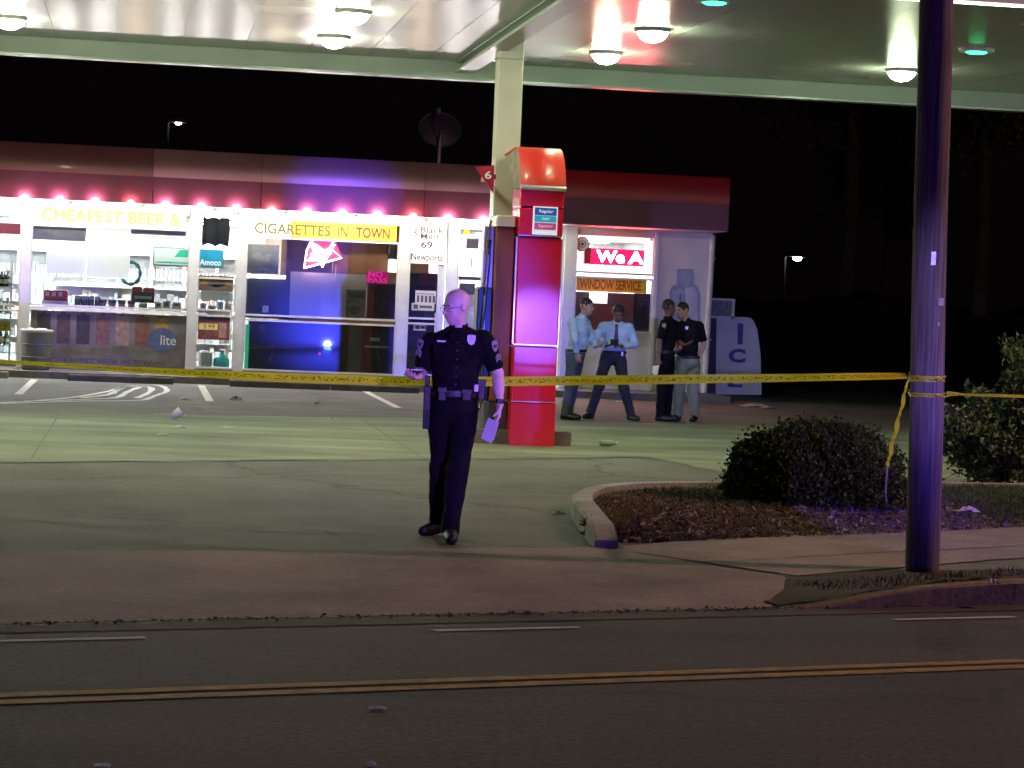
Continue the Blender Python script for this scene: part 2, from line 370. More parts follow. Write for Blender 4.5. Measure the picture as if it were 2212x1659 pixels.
def make_person(label, loc, rz, J, st, group=None):
    t = thing('person', label, 'person', loc, rz, group)
    lo, hi = bounds(J); h = st.get('h', .012); hc = st.get('hc', h*1.15)
    # body: one continuous skin
    fd = Field(lo, hi, h); torso(fd, J, -.012)
    P, Rh = head(fd, J['head'], J['face'], J.get('hs', 1))
    fd.cap(_v(J['neck'])+[0, 0, -.02], P(0, -.015, -.05), .056, .052, k=.03)
    for s in 'LR':
        fd.cap(J['sh'+s], J['el'+s], .05, .04, k=.03); fd.cap(J['el'+s], J['wr'+s], .042, .027, k=.02)
        e, w = _v(J['el'+s]), _v(J['wr'+s]); fd.cap(e*.75+w*.25, e*.45+w*.55, .043, .036, k=.02)
        hand(fd, J['wr'+s], J['hd'+s], J['hn'+s], J['ht'+s], J.get('curl'+s, .5))
        fd.cap(J['hip'+s], J['kn'+s], .08, .055, k=.04); fd.cap(J['kn'+s], J['an'+s], .055, .036, k=.03)
        fd.cap(_v(J['an'+s])-[0, 0, .03], J['toe'+s], .036, .028, k=.03)
    V, Q = fd.mesh(); np_mesh('body', V, Q, st['skin'], t)
    # shirt
    fd = Field(lo, hi, hc); torso(fd, J, .014)
    for s in 'LR':
        if st['sleeve'] == 'short':
            a, b = _v(J['sh'+s]), _v(J['el'+s]); fd.cap(a, a+(b-a)*.86, .066, .064, k=.03, cut=True)
        else:
            fd.cap(J['sh'+s], J['el'+s], .066, .058, k=.035); a, b = _v(J['el'+s]), _v(J['wr'+s]); fd.cap(a, a+(b-a)*.95, .056, .041, k=.025, cut=True)
            fd.cap(a+(b-a)*.86, a+(b-a)*.97, .044, .043, k=.004, cut=True)
    n = _v(J['neck']); fd.wrinkle(.0045, 24); fd.wrinkle(.0028, 61)
    fd.plane((0, 0, J['waist']-.03), (0, 0, -1)); fd.plane(n+[0, 0, .06], (J.get('col', (0, 0))[0], J.get('col', (0, 0))[1], 1))
    V, Q = fd.mesh(); shirtV = V; shirt = np_mesh('shirt', V, Q, st['shirt'], t)
    fd = Field(n-.15, n+.16, .007); hn = P(0, -.02, -.06)                       # collar: open ring with a notch in front
    fd.cap(n+[0, 0, -.03], n*.45+hn*.55, .077, .067, k=.01, cut=True); fd.cap(n+[0, 0, -.05], n*.3+hn*.7+[0, 0, .02], .066, .058, k=.004, op='sub')
    f = _v(J['face'])*[1, 1, 0]; f = f/np.linalg.norm(f); bf = rotz(J['by'])@_v((0, -1, 0)); fd.cap(n+bf*.05+[0, 0, -.08], n+bf*.1+[0, 0, .09], .012, .035, k=.004, op='sub')
    V, Q = fd.mesh(); np_mesh('collar', V, Q, st['shirt'], t)
    # trousers
    fd = Field(lo, hi, hc); Rm = rotz(J['by']); g = J.get('girth', 1)
    fd.ell(J['pel'], (.168*g, .125*g, .15), .04, Rm); fd.ell(_v(J['pel'])+[0, 0, .08], (.158*g, .12*g, .12), .04, Rm)
    lw = st.get('leg', 1)
    for s in 'LR':
        fd.cap(J['hip'+s], J['kn'+s], .098*lw, .078*lw, k=.03)
        a, b = _v(J['kn'+s]), _v(J['an'+s]); d = (b-a)/np.linalg.norm(b-a); fd.cap(a, b+d*.025, .077*lw, .066*lw, k=.03, cut=True)
    fd.wrinkle(.007, 15); fd.wrinkle(.003, 43); fd.plane((0, 0, J['waist']), (0, 0, 1)); fd.plane((0, 0, .02), (0, 0, -1))
    V, Q = fd.mesh(); np_mesh('trousers', V, Q, st['pants'], t)
    # belt
    fd = Field(_v(J['pel'])-.3, _v(J['pel'])+.35, .008); torso(fd, J, .024); w = J['waist']
    fd.ell(_v(J['pel'])+[0, 0, .08], (.168*g, .132*g, .13), .03, Rm)
    fd.d = np.maximum(fd.d, np.abs(fd.ax[2][None, None, :]-w)-st.get('belth', .022)); V, Q = fd.mesh(); np_mesh('belt', V, Q, st['belt'], t)
    # shoes
    for s in 'LR':
        a, b = _v(J['an'+s]), _v(J['toe'+s]); fd = Field(np.minimum(a, b)-.13, np.maximum(a, b)+.13, .008)
        zb = min(a[2], b[2])-.045; d = (b-a)*[1, 1, 0]; d /= np.linalg.norm(d)+1e-9; ah = a-d*.035
        fd.cap((ah[0], ah[1], a[2]-.04), (b[0], b[1], b[2]+.0), .046, .04, k=.02); fd.cap(a+[0, 0, .03], (a[0], a[1], a[2]-.03), .05, .05, k=.03)
        fd.cap(a-[0, 0, .02], b*.6+a*.4-[0, 0, .015], .046, .042, k=.03); fd.plane((0, 0, max(b[2]-.035, .0)), (0, 0, -1)) if a[2] < .1 else None
        V, Q = fd.mesh(); np_mesh('shoe', V, Q, st['shoe'], t)
    # hair
    if st.get('hair'):
        fd = Field(_v(J['head'])-.2, _v(J['head'])+.22, .008); s = J.get('hs', 1)
        fd.ell(P(0, -.015, .034), _v((.085, .101, .1))*s, 0, Rh)
        fd.ell(P(0, .075, -.035), _v((.085, .075, .095))*s, .012, Rh, 'sub')
        X, Y, Z = fd.ax[0][:, None, None], fd.ax[1][None, :, None], fd.ax[2][None, None, :]
        fd.d = fd.d+.004*np.sin(90*X+20*Z)*np.sin(80*Y+60*Z)
        fd.plane(P(0, 0, -.05), -Rh[:, 2]-.35*Rh[:, 1]); V, Q = fd.mesh(); np_mesh('hair', V, Q, st['hair'], t)
    # eyes, brows
    for q in (-1, 1):
        if st.get('h', .012) < .01:
            mb = MB(); mb.sphere(tuple(P(q*.03, .077, .0)), .0125, 12, 0); mb.sphere(tuple(P(q*.03, .0855, -.001)), .0055, 8, 1)
            mb.build('eye', [M('eye_white', (.7, .68, .65), .3, var=.02), M('eye_iris', (.03, .02, .015), .2, var=.02)], t)
        mb = MB(); mb.tube([P(q*.012, .094, .022), P(q*.03, .095, .027), P(q*.05, .082, .02)], .0035, 6); mb.build('eyebrow', st.get('hair') or M('grey_brow', (.12, .09, .08), .8), t)
    return t, P, Rh, shirtV
def front(V, x, z, r=.03):
    m = (abs(V[:, 0]-x) < r) & (abs(V[:, 2]-z) < r); return V[m][:, 1].min() if m.any() else 0
skin_a = M('skin_pale', (.66, .46, .42), .5, var=.07, scale=20); skin_b = M('skin_brown', (.16, .08, .05), .5, var=.07, scale=20)
skin_c = M('skin_tan', (.42, .25, .17), .5, var=.07, scale=20)
navy = M('navy_uniform', (.006, .006, .008), .85, var=.3, scale=14, bump=.5, bscale=45, spec=.12); navy2 = M('navy_trousers', (.005, .005, .007), .85, var=.3, scale=9, bump=.5, bscale=30, spec=.12)
leather = M('black_leather', (.009, .008, .009), .5, var=.2, bump=.2); bluecloth = M('light_blue_cotton', (.36, .52, .58), .8, var=.08, scale=9, bump=.5, bscale=25)
darkcloth = M('dark_trousers', (.018, .02, .03), .85, var=.2, bump=.3, bscale=25); slate = M('slate_trousers', (.05, .065, .08), .85, var=.2, bump=.3, bscale=25)
khaki = M('khaki_cotton', (.17, .19, .12), .85, var=.12, bump=.5, bscale=18); hair_d = M('dark_hair', (.012, .009, .008), .6, var=.3, scale=40, bump=.6, bscale=90)
litw = M('dirty_litter_paper', (.42, .41, .36), .8, var=.2, scale=30); paperw = M('white_paper', (.6, .6, .56), .7, var=.03)

# ---- the officer on the driveway
OX, OY = 2.2, 16.95
orz = -math.atan2(OX, OY)
JO = dict(by=.08, pel=(.005, .15, .985), belly=(.012, .145, 1.15), chest=(.02, .15, 1.325), girth=1.05, waist=1.055,
    shL=(-.178, .16, 1.415), shR=(.212, .14, 1.45), neck=(.02, .145, 1.485), head=(.0, .105, 1.672), face=(-.84, -.54, -.2),
    elL=(-.232, .23, 1.19), elR=(.318, .19, 1.21), wrL=(-.245, .0, 1.165), wrR=(.34, .08, .985),
    hdL=(-.45, -.85, .0), hnL=(.25, 0, 1), htL=(-1, .3, 0), curlL=.55, hdR=(-.1, -.12, -1), hnR=(-1, -.2, 0), htR=(-.1, -1, 0), curlR=.75,
    hipL=(-.083, .15, .93), hipR=(.098, .15, .93), knL=(-.06, .24, .5), knR=(.06, .03, .52), anL=(-.07, .43, .1), anR=(.025, .0, .085), toeL=(-.17, .36, .036), toeR=(.035, -.19, .036))
off, PO, RO, SV = make_person('bald officer in dark short sleeved uniform walking toward the road with papers in hand', (OX, OY, 0), orz, JO,
    dict(h=.0062, hc=.0085, skin=skin_a, shirt=navy, pants=navy2, belt=leather, shoe=leather, sleeve='short', belth=.03))
silver = M('silver_badge_metal', (.4, .39, .38), .35, .4, var=.1, scale=60); patchm = M('sleeve_patch', (.27, .25, .24), .7, var=.25, scale=50); patchb = M('patch_dark', (.02, .03, .1), .7)
def shield(mb, c, w, h_, dy, mi=0, y2=None):
    pts = [(-.5, .3), (-.42, .42), (-.2, .44), (0, .5), (.2, .44), (.42, .42), (.5, .3), (.48, -.1), (.3, -.38), (0, -.5), (-.3, -.38), (-.48, -.1)]
    mb.prism([(c[0]+a*w, c[2]+b*h_) for a, b in pts], c[1]-dy, c[1]+.004, mi)
y = front(SV, .118, 1.445)-.006; mb = MB(); shield(mb, (.118, y, 1.443), .06, .078, .004); mb.cyl((.118, y-.004, 1.447), (.118, y-.007, 1.447), .016, mi=1, seg=14); mb.sphere((.118, y-.006, 1.472), .008, 8, 0); mb.build('badge', [silver, M('badge_seal', (.3, .3, .34), .4, .5)], off)
y = front(SV, -.10, 1.42)-.004; mb = MB(); mb.box(-.125, -.065, y-.003, y+.004, 1.418, 1.43); mb.build('name_plate', silver, off)
for (x, z, w, h_) in ((.287, 1.405, .05, .085), (-.245, 1.395, .045, .075)):
    y = front(SV, x-.02*np.sign(x), z, .02)-.006; q = np.sign(x)
    mb = MB(); shield(mb, (0, 0, 0), w, h_, .003, 0); mb.box(-w*.28, w*.28, -.0055, -.003, -.012, .01, 1)
    o = mb.build('shoulder_patch', [patchm, patchb], off); o.location = (x, y+.004, z); o.rotation_euler = (0, -.22*q, .65*q)
for (x, z) in ((.325, 1.315), (-.262, 1.325)):
    q = np.sign(x); mb = MB()
    for k in range(3): mb.prism([(-.024, -.01+k*.016), (0, .008+k*.016), (.024, -.01+k*.016), (.024, -.0+k*.016), (0, .018+k*.016), (-.024, 0+k*.016)], -.003, .004)
    y = front(SV, x-.03*q, z, .02); o = mb.build('sleeve_chevrons', patchm, off); o.location = (x-.004*q, y-.004, z-.01); o.rotation_euler = (0, -.3*q, .7*q)
mb = MB(); mb.prism([(.0, 1.465), (.045, 1.50), (.075, 1.475), (.035, 1.425)], .145-.128, .145-.112); mb.prism([(.028, 1.465), (-.025, 1.495), (-.055, 1.46), (-.005, 1.42)], .145-.128, .145-.112); mb.build('collar_flap', navy, off)
for x in (-.095, .14): y = front(SV, x, 1.36)+.001; MB().bbox(x-.055, x+.055, y-.006, y+.02, 1.335, 1.395, .004).build('chest_pocket', navy, off)
for k in range(6): MB().cyl((.02, front(SV, .02, 1.42-.06*k)-.003, 1.42-.06*k), (.02, front(SV, .02, 1.42-.06*k)+.003, 1.42-.06*k), .005, seg=8).build('shirt_button', M('button', (.05, .05, .06), .3), off)
def pouch(name, x, y, z, w, d, h_, m=leather): mb = MB(); mb.bbox(x-w/2, x+w/2, y-d/2, y+d/2, z-h_/2, z+h_/2, .008); mb.box(x-w/2-.002, x+w/2+.002, y-d/2-.003, y, z+h_*.12, z+h_/2+.003); return mb.build(name, m, off, .003)
pouch('magazine_pouch', -.075, .0, 1.05, .06, .035, .09); pouch('handcuff_case', .10, .01, 1.05, .07, .035, .075); pouch('radio', .205, .12, 1.09, .055, .06, .14)
mb = MB(); mb.box(-.03, .03, -.012, .0, 1.035, 1.075); o = mb.build('belt_buckle', silver, off, .003); o.location.y = .02
mb = MB(); mb.prism([(.05, 1.1), (.18, 1.1), (.2, 1.02), (.17, .98), (.15, .80), (.085, .79), (.06, .93)], -.205, -.155, axis='x'); mb.prism([(.09, 1.1), (.145, 1.1), (.155, 1.17), (.1, 1.175)], -.2, -.165, axis='x'); mb.build('holster', leather, off, .006)
mb = MB(); mb.bbox(.152, .182, -.01+front(SV, .165, 1.1, .02)-.012, front(SV, .165, 1.1, .02)+.004, 1.075, 1.125, .004); mb.build('key_tag', M('key_tag_white', (.7, .68, .66), .5), off)
mb = MB(); w = _v(JO['wrR'])+[0, .0, .028]; mb.lathe([(.031, -.014), (.036, -.012), (.036, .012), (.031, .014)], (w[0], w[1], w[2]), 18); mb.box(w[0]-.018, w[0]+.018, w[1]-.044, w[1]-.03, w[2]-.018, w[2]+.018); mb.build('wrist_watch', leather, off)
mb = MB()                                                     # spectacles
for q in (-1, 1):
    ring = [P_ for P_ in [PO(q*.033+.021*math.cos(a), .101, .0+.015*math.sin(a)) for a in np.linspace(0, 2*math.pi, 15)]]; mb.tube(ring, .0014, 5)
    mb.tube([PO(q*.054, .1, .004), PO(q*.078, .06, .005), PO(q*.083, -.01, .002)], .0014, 5)
mb.tube([PO(-.012, .101, .003), PO(0, .106, .006), PO(.012, .101, .003)], .0014, 5); mb.build('spectacles', M('dark_wire', (.05, .04, .04), .3, .8), off)
# things the officer holds stay top level
Rz = Matrix.Translation((OX, OY, 0)) @ Matrix.Rotation(orz, 4, 'Z')
mb = MB(); mb.add([Rz@Vector(p) for p in ((.262, .02, .895), (.335, -.03, .865), (.29, -.045, .715), (.215, .0, .745))], [(0, 1, 2, 3)]); 
mb.add([Rz@Vector(p) for p in ((.268, .028, .885), (.34, -.018, .87), (.305, -.03, .735), (.235, .012, .75))], [(0, 1, 2, 3)])
o = mb.build('folded_paper', paperw); o.modifiers.new('thick', 'SOLIDIFY').thickness = .003; tag(o, 'white folded paper hanging from the lowered hand of the walking officer', 'paper')
mb = MB(); A = Rz @ Matrix.Translation((-.285, -.075, 1.2)) @ Matrix.Rotation(.35, 4, 'Z') @ Matrix.Rotation(-.25, 4, 'X')
mb.box(-.045, .05, -.075, .07, -.008, -.004, 1, A); mb.box(-.042, .047, -.072, .067, -.004, .004, 0, A); mb.box(-.042, .047, .055, .072, .004, .008, 1, A)
o = mb.build('notepad', [paperw, leather]); tag(o, 'small notepad held up in the raised hand of the walking officer', 'notepad')

# ---- four men outside the service window
mpx = .001586
def man(px, py, label, J, st, dY=0):
    g = at(px, py, z=0); g.y += dY; g.x += dY*g.x/g.y
    return make_person(label, (g.x, g.y, 0), -math.atan2(g.x, g.y), J, dict(dict(h=.0115, hc=.013, belt=leather, shoe=leather), **st))+(g,)
c5 = lambda cx, cy: (2150*.5486+cx*.2315, 1000*.5486+cy*.2315)
J1 = dict(by=R_(58), pel=(.01, 0, .97), belly=(.05, 0, 1.13), chest=(.055, 0, 1.32), girth=1.08, waist=1.01, shL=(-.055, -.15, 1.425), shR=(.15, .14, 1.415), neck=(.08, 0, 1.475), head=(.15, -.02, 1.655), face=(1, -.28, -.08),
    elL=(.0, -.27, 1.17), elR=(.24, .13, 1.17), wrL=(.03, -.19, .97), wrR=(.3, -.06, 1.08), hdL=(.35, .25, -1), hnL=(.3, 1, 0), htL=(1, -.3, 0), curlL=.4, hdR=(.8, -.5, .2), hnR=(0, 0, 1), htR=(0, .6, .2), curlR=.7,
    hipL=(-.03, -.085, .92), hipR=(.05, .085, .92), knL=(-.045, -.1, .5), knR=(.0, .09, .5), anL=(-.1, -.09, .085), anR=(-.05, .11, .085), toeL=(.06, -.13, .035), toeR=(.1, .06, .035))
p1 = man(*c5(240, 1545), 'man in light blue shirt standing sideways nearest the red pump, hand on hip', J1, dict(skin=skin_c, shirt=bluecloth, pants=slate, sleeve='long', hair=hair_d))
J2 = dict(by=0, pel=(0, .02, .96), belly=(.02, 0, 1.11), chest=(.03, 0, 1.27), girth=1.1, waist=1.0, shL=(-.17, .02, 1.37), shR=(.225, .02, 1.37), neck=(.03, .0, 1.41), head=(.05, -.05, 1.575), face=(.06, -.9, -.45),
    elL=(-.29, .0, 1.15), elR=(.31, .02, 1.13), wrL=(-.11, -.2, 1.09), wrR=(.13, -.2, 1.09), hdL=(.75, -.5, .25), hnL=(.2, -.1, 1), htL=(.2, -1, .3), curlL=.6, hdR=(-.75, -.5, .25), hnR=(-.2, -.1, 1), htR=(-.2, -1, .3), curlR=.6,
    hipL=(-.1, .02, .9), hipR=(.1, .02, .9), knL=(-.19, -.04, .48), knR=(.18, -.02, .48), anL=(-.3, .02, .085), anR=(.3, .04, .085), toeL=(-.38, -.13, .035), toeR=(.4, -.11, .035))
p2 = man(*c5(600, 1545), 'man in light blue shirt and dark tie, legs apart, looking down at his phone', J2, dict(skin=skin_b, shirt=bluecloth, pants=darkcloth, sleeve='long', hair=hair_d))
def tie(p, J, x, zt, zb):
    V = p[3]; mb = MB(); n = 8; vs = []
    for k in range(n+1):
        z = zt+(zb-zt)*k/n; w = .018+.022*k/n if k < n else .004; y = front(V, x, z, .03)-.012
        vs += [(x-w, y, z), (x+w, y, z), (x+w, y+.008, z), (x-w, y+.008, z)]
    f = [(4*k+a, 4*k+(a+1) % 4, 4*k+4+(a+1) % 4, 4*k+4+a) for k in range(n) for a in range(4)]; mb.add(vs, f)
    mb.bbox(x-.022, x+.022, vs[0][1]-.012, vs[0][1]+.01, zt-.02, zt+.02, .005); mb.build('necktie', M('dark_tie', (.02, .03, .05), .5, var=.4, scale=60), p[0])
tie(p2, J2, .032, 1.40, 1.06)
mb = MB(); G = p2[4]; A = Matrix.Translation((G.x, G.y, 0)) @ Matrix.Rotation(-math.atan2(G.x, G.y), 4, 'Z') @ Matrix.Translation((.012, -.315, 1.15)) @ Matrix.Rotation(-.7, 4, 'X')
mb.box(-.06, .06, -.006, .006, -.045, .055, 0, A); mb.box(-.052, .052, .006, .0075, -.036, .046, 1, A)
o = mb.build('mobile_phone', [leather, M('phone_glass', (.01, .02, .03), .1)]); tag(o, 'black phone held in both hands of the man with the tie', 'phone')
mb = MB(); y = front(p2[3], .13, 1.04, .03); mb.bbox(.115, .15, y-.02, y, .955, 1.015, .004); mb.build('belt_badge', silver, p2[0])
J3 = dict(by=R_(62), pel=(.02, 0, .98), belly=(.02, 0, 1.14), chest=(.02, 0, 1.34), girth=1.02, waist=1.03, shL=(-.03, -.17, 1.45), shR=(.12, .15, 1.45), neck=(.03, 0, 1.5), head=(.03, .0, 1.69), face=(.85, .45, -.05),
    elL=(-.085, -.2, 1.18), elR=(.2, .12, 1.18), wrL=(-.085, -.24, .93), wrR=(.27, -.08, 1.15), hdL=(-.15, -.1, -1), hnL=(.2, 1, 0), htL=(1, -.2, 0), curlL=.7, hdR=(.9, -.4, .2), hnR=(0, 0, 1), htR=(0, .6, 0), curlR=.6,
    hipL=(-.02, -.085, .93), hipR=(.06, .085, .93), knL=(-.02, -.1, .5), knR=(.07, .1, .5), anL=(-.03, -.12, .085), anR=(.07, .1, .085), toeL=(.12, -.16, .035), toeR=(.2, .04, .035))
p3 = man(*c5(1080, 1558), 'officer in dark uniform seen from the side, sheet of paper in the lowered hand', J3, dict(skin=skin_b, shirt=navy, pants=navy2, sleeve='short', hair=hair_d, belth=.028))
mb = MB(); shield(mb, (0, 0, 0), .06, .08, .003); o = mb.build('shoulder_patch', patchm, p3[0]); o.location = (-.03, -.17-.07, 1.42)
G = p3[4]; A = Matrix.Translation((G.x, G.y, 0)) @ Matrix.Rotation(-math.atan2(G.x, G.y), 4, 'Z')
mb = MB(); mb.add([A@Vector(p) for p in ((-.17, -.3, .82), (-.075, -.27, .84), (-.09, -.28, .70), (-.135, -.31, .68), (-.17, -.32, .72))], [(0, 1, 2, 3, 4)])
o = mb.build('paper_sheet', M('yellowish_paper', (.75, .78, .5), .7)); o.modifiers.new('thick', 'SOLIDIFY').thickness = .003; tag(o, 'pale yellow sheet held low by the officer beside the man in khaki trousers', 'paper')
J4 = dict(by=R_(-30), pel=(-.02, 0, .92), belly=(-.03, 0, 1.08), chest=(-.02, 0, 1.29), girth=1.12, waist=.965, shL=(-.2, -.08, 1.42), shR=(.14, .1, 1.44), neck=(-.05, 0, 1.475), head=(-.13, -.06, 1.655), face=(-.72, -.66, -.12),
    elL=(-.26, -.18, 1.17), elR=(.215, .12, 1.17), wrL=(-.2, -.33, 1.06), wrR=(.16, .0, .97), hdL=(.4, -.6, .15), hnL=(0, 0, 1), htL=(-1, 0, 0), curlL=.6, hdR=(-.4, -.35, -.9), hnR=(-1, .2, 0), htR=(0, -1, 0), curlR=.5,
    hipL=(-.1, -.03, .87), hipR=(.07, .05, .87), knL=(-.13, -.04, .47), knR=(.09, .04, .47), anL=(-.13, -.03, .085), anR=(.125, .05, .085), toeL=(-.19, -.17, .035), toeR=(.09, -.11, .035))
p4 = man(*c5(1305, 1560), 'stocky man in black polo shirt and khaki trousers with a badge on his chest', J4, dict(skin=skin_c, shirt=navy, pants=khaki, sleeve='short', hair=hair_d, leg=1.13))
y = front(p4[3], -.05, 1.40, .03)-.006; mb = MB(); shield(mb, (-.05, y, 1.40), .045, .055, .004); mb.build('badge', silver, p4[0])
# ------------------------------------------------------------------ ground: flush sheets a few millimetres apart
asph = ground_mat('lot_asphalt', (.085, .092, .082), (.16, .165, .145), .5, .8, .22, crack=.22, stain=(.035, .034, .033))
slabm = ground_mat('canopy_concrete', (.14, .165, .115), (.27, .30, .21), .25, .8, .4, (.45, 1.3, 1), stain=(.07, .08, .055), blot=.4)
roadm = ground_mat('road_asphalt', (.033, .025, .030), (.068, .052, .060), .9, .8, .3, (.2, 1.1, 1), crack=.16, blot=.42)
walkm = ground_mat('sidewalk_concrete', (.18, .14, .135), (.31, .245, .235), .3, .85, .5)
earthm = ground_mat('dry_earth', (.05, .042, .03), (.15, .13, .10), .6, .95, 1.2)
linem = M('yellow_paint', (.13, .09, .03), .75, var=.35, scale=9, bump=.2, col2=(.46, .30, .045), detail=9); whitep = M('worn_white_paint', (.45, .45, .42), .7, var=.2, scale=9)
U = Vector((at(2212, 1438, z=0)-at(0, 1515, z=0))); U.z = 0; U.normalize(); N_ = Vector((-U.y, U.x, 0))     # direction of the road, away from it
O_ = at(1106, 1472, z=0)
def rp(u, n, z=0): return O_+U*u+N_*n+Vector((0, 0, z))
def rn(px, py): q = at(px, py, z=0)-O_; return q.dot(N_)
def ru(px, py): q = at(px, py, z=0)-O_; return q.dot(U)
def sheet(name, pts, m, z, jj=None): return struct(MB().quad([(p[0], p[1], z) for p in (jit(pts, *jj) if jj else pts)]).build(name, m))
sheet('ground', [(-120, -60), (160, -60), (160, 240), (-120, 240)], asph, 0)
n_g = (rn(0, 1370)+rn(1106, 1326)+rn(2212, 1304))/3; n_top = (rn(0, 1208)+rn(1106, 1174))/2
road = sheet('road', [rp(-70, -9), rp(70, -9), rp(70, n_g), rp(-70, n_g)], roadm, .004)
sheet('driveway_apron', [rp(-70, n_g+.09), rp(ru(1640, 1310), n_g+.09), rp(ru(1700, 1250), rn(1700, 1250)), rp(ru(1340, 1190), rn(1340, 1190)), rp(ru(1250, 1168), n_top), rp(-70, n_top)], walkm, .008, (.12, .02))
sheet('gutter_joint', [rp(-70, n_g), rp(70, n_g), rp(70, n_g+.09), rp(-70, n_g+.09)], M('wet_gutter_dirt', (.012, .01, .009), .7, var=.5, scale=12), .006)
sheet('gutter_pan', [rp(-70, n_g-.22), rp(70, n_g-.22), rp(70, n_g-.0), rp(-70, n_g-.0)], ground_mat('gutter_concrete', (.05, .042, .038), (.075, .062, .056), .3), .008)
sheet('sidewalk', [rp(ru(1340, 1190), rn(1340, 1190)), at(1720, 1246, z=0), at(2212, 1206, z=0), rp(40, rn(2212, 1206)), rp(40, rn(2212, 1140)), at(2212, 1140, z=0), at(1600, 1160, z=0), rp(ru(1250, 1168), n_top)], walkm, .0085, (.12, .02))
near = [(-30, 22.9), at(0, 1001, z=0), at(500, 997, z=0), at(1100, 992, z=0), at(1390, 988, z=0), at(1500, 1010, z=0), at(1640, 1038, z=0), at(2212, 1048, z=0), (30, 23.6)]
far = [(30, 34.6), at(1640, 919, z=0), at(900, 904, z=0), at(0, 893, z=0), (-30, 31)]
sheet('canopy_slab', near+far, slabm, .005, (.35, .09))
mb = MB()
for q in ([at(0, 940, z=0), at(1000, 952, z=0)], [at(1250, 967, z=0), at(1640, 968, z=0)], [at(0, 1000, z=0), at(1390, 988, z=0)]):
    a, b = Vector(q[0]), Vector(q[1]); d = (b-a).normalized()*.0; w = Vector((0, .02, 0)); a.z = b.z = .0095; mb.quad([a-w, b-w, b+w, a+w])
for x in (-5, -1, 3, 7.5, 12): mb.quad([(x-.01, 23.6, .0096), (x+.01, 23.6, .0096), (x+.01, 32.4, .0096), (x-.01, 32.4, .0096)])
struct(mb.build('slab_joint', M('joint_tar', (.13, .14, .10), .9)))
mb = MB()
for a in ((0, 1508), (0, 1523)):
    n0 = (rn(*a)+rn(1100, {1508: 1464.5, 1523: 1478}[a[1]])+rn(2212, {1508: 1432, 1523: 1445}[a[1]]))/3
    for k in range(-60, 60): mb.quad([rp(k, n0-.05, .009), rp(k+1, n0-.05, .009), rp(k+1, n0+.05, .009), rp(k, n0+.05, .009)])
struct(mb.build('double_yellow_line', linem))
mb = MB(); n0 = (rn(160, 1393)+rn(1088, 1360)+rn(2057, 1333))/3; u1 = ru(934, 1364); L = ru(1242, 1355)-u1; per = (ru(2205, 1330)-ru(1242, 1355))
per0 = (ru(1910, 1336)-u1); L0 = ru(327, 1387)-(u1-per0)
for u_, L_ in [(u1-k*per0, L0) for k in range(1, 9)]+[(u1, L)]+[(u1+k*per0, L) for k in range(1, 9)]: mb.quad([rp(u_, n0-.03, .0092), rp(u_+L_, n0-.03, .0092), rp(u_+L_, n0+.03, .0092), rp(u_, n0+.03, .0092)])
struct(mb.build('dashed_white_line', whitep))
mb = MB()                                                       # parking bay stripes
for x in (-7.35, -4.55, -1.76, 1.05, 3.88): mb.quad([(x-.06, 36.2, .0052), (x+.06, 36.2, .0052), (x+.06, 41.6, .0052), (x-.06, 41.6, .0052)])
struct(mb.build('parking_stripe', M('white_stripe', (.62, .6, .55), .7, var=.25, scale=7)))
def ribbon(mb, pts, w, z):
    P = [Vector((p[0], p[1], z)) for p in pts]; v = []
    for k, p in enumerate(P):
        d = (P[min(k+1, len(P)-1)]-P[max(k-1, 0)]).normalized(); n = Vector((-d.y, d.x, 0))*w*(.7+.5*random.random()); v += [p-n, p+n]
    mb.add(v, [(2*k, 2*k+1, 2*k+3, 2*k+2) for k in range(len(P)-1)])
def cr(pts, n=8):
    """smooth curve through the points"""
    P = [Vector(pts[0])]+[Vector(p) for p in pts]+[Vector(pts[-1])]; o = []
    for k in range(len(P)-3):
        for i in range(n):
            t = i/n; o.append(.5*((2*P[k+1])+(P[k+2]-P[k])*t+(2*P[k]-5*P[k+1]+4*P[k+2]-P[k+3])*t*t+(3*P[k+1]-P[k]-3*P[k+2]+P[k+3])*t**3))
    o.append(P[-2]); return o
mb = MB()
for c in ([(-60, 298), (0, 295), (150, 288), (370, 268), (540, 240), (640, 215), (720, 210), (775, 220), (760, 245), (700, 272)], [(130, 287), (300, 284), (480, 276), (600, 268), (655, 238), (720, 214)],
          [(420, 270), (560, 252), (610, 225), (670, 208)], [(740, 281), (800, 258), (855, 236), (835, 212), (790, 204)], [(0, 300), (200, 294), (420, 287), (600, 286), (740, 282)]):
    ribbon(mb, cr([at(x*.4216, 746+y*.4216, z=0) for x, y in c], 6), .05, .0054)
struct(mb.build('spilled_paint_trail', M('spilled_white', (.75, .76, .74), .6, var=.1)))

struct(MB().quad([(p[0], p[1], .003) for p in (rp(ru(1640, 1310)-.7, n_g+.1), rp(40, n_g+.1), rp(40, rn(2212, 1206)+.1), at(1720, 1238, z=0))]).build('verge_dirt', ground_mat('verge_earth', (.016, .012, .009), (.045, .034, .025), .6, .95, 1.5)))
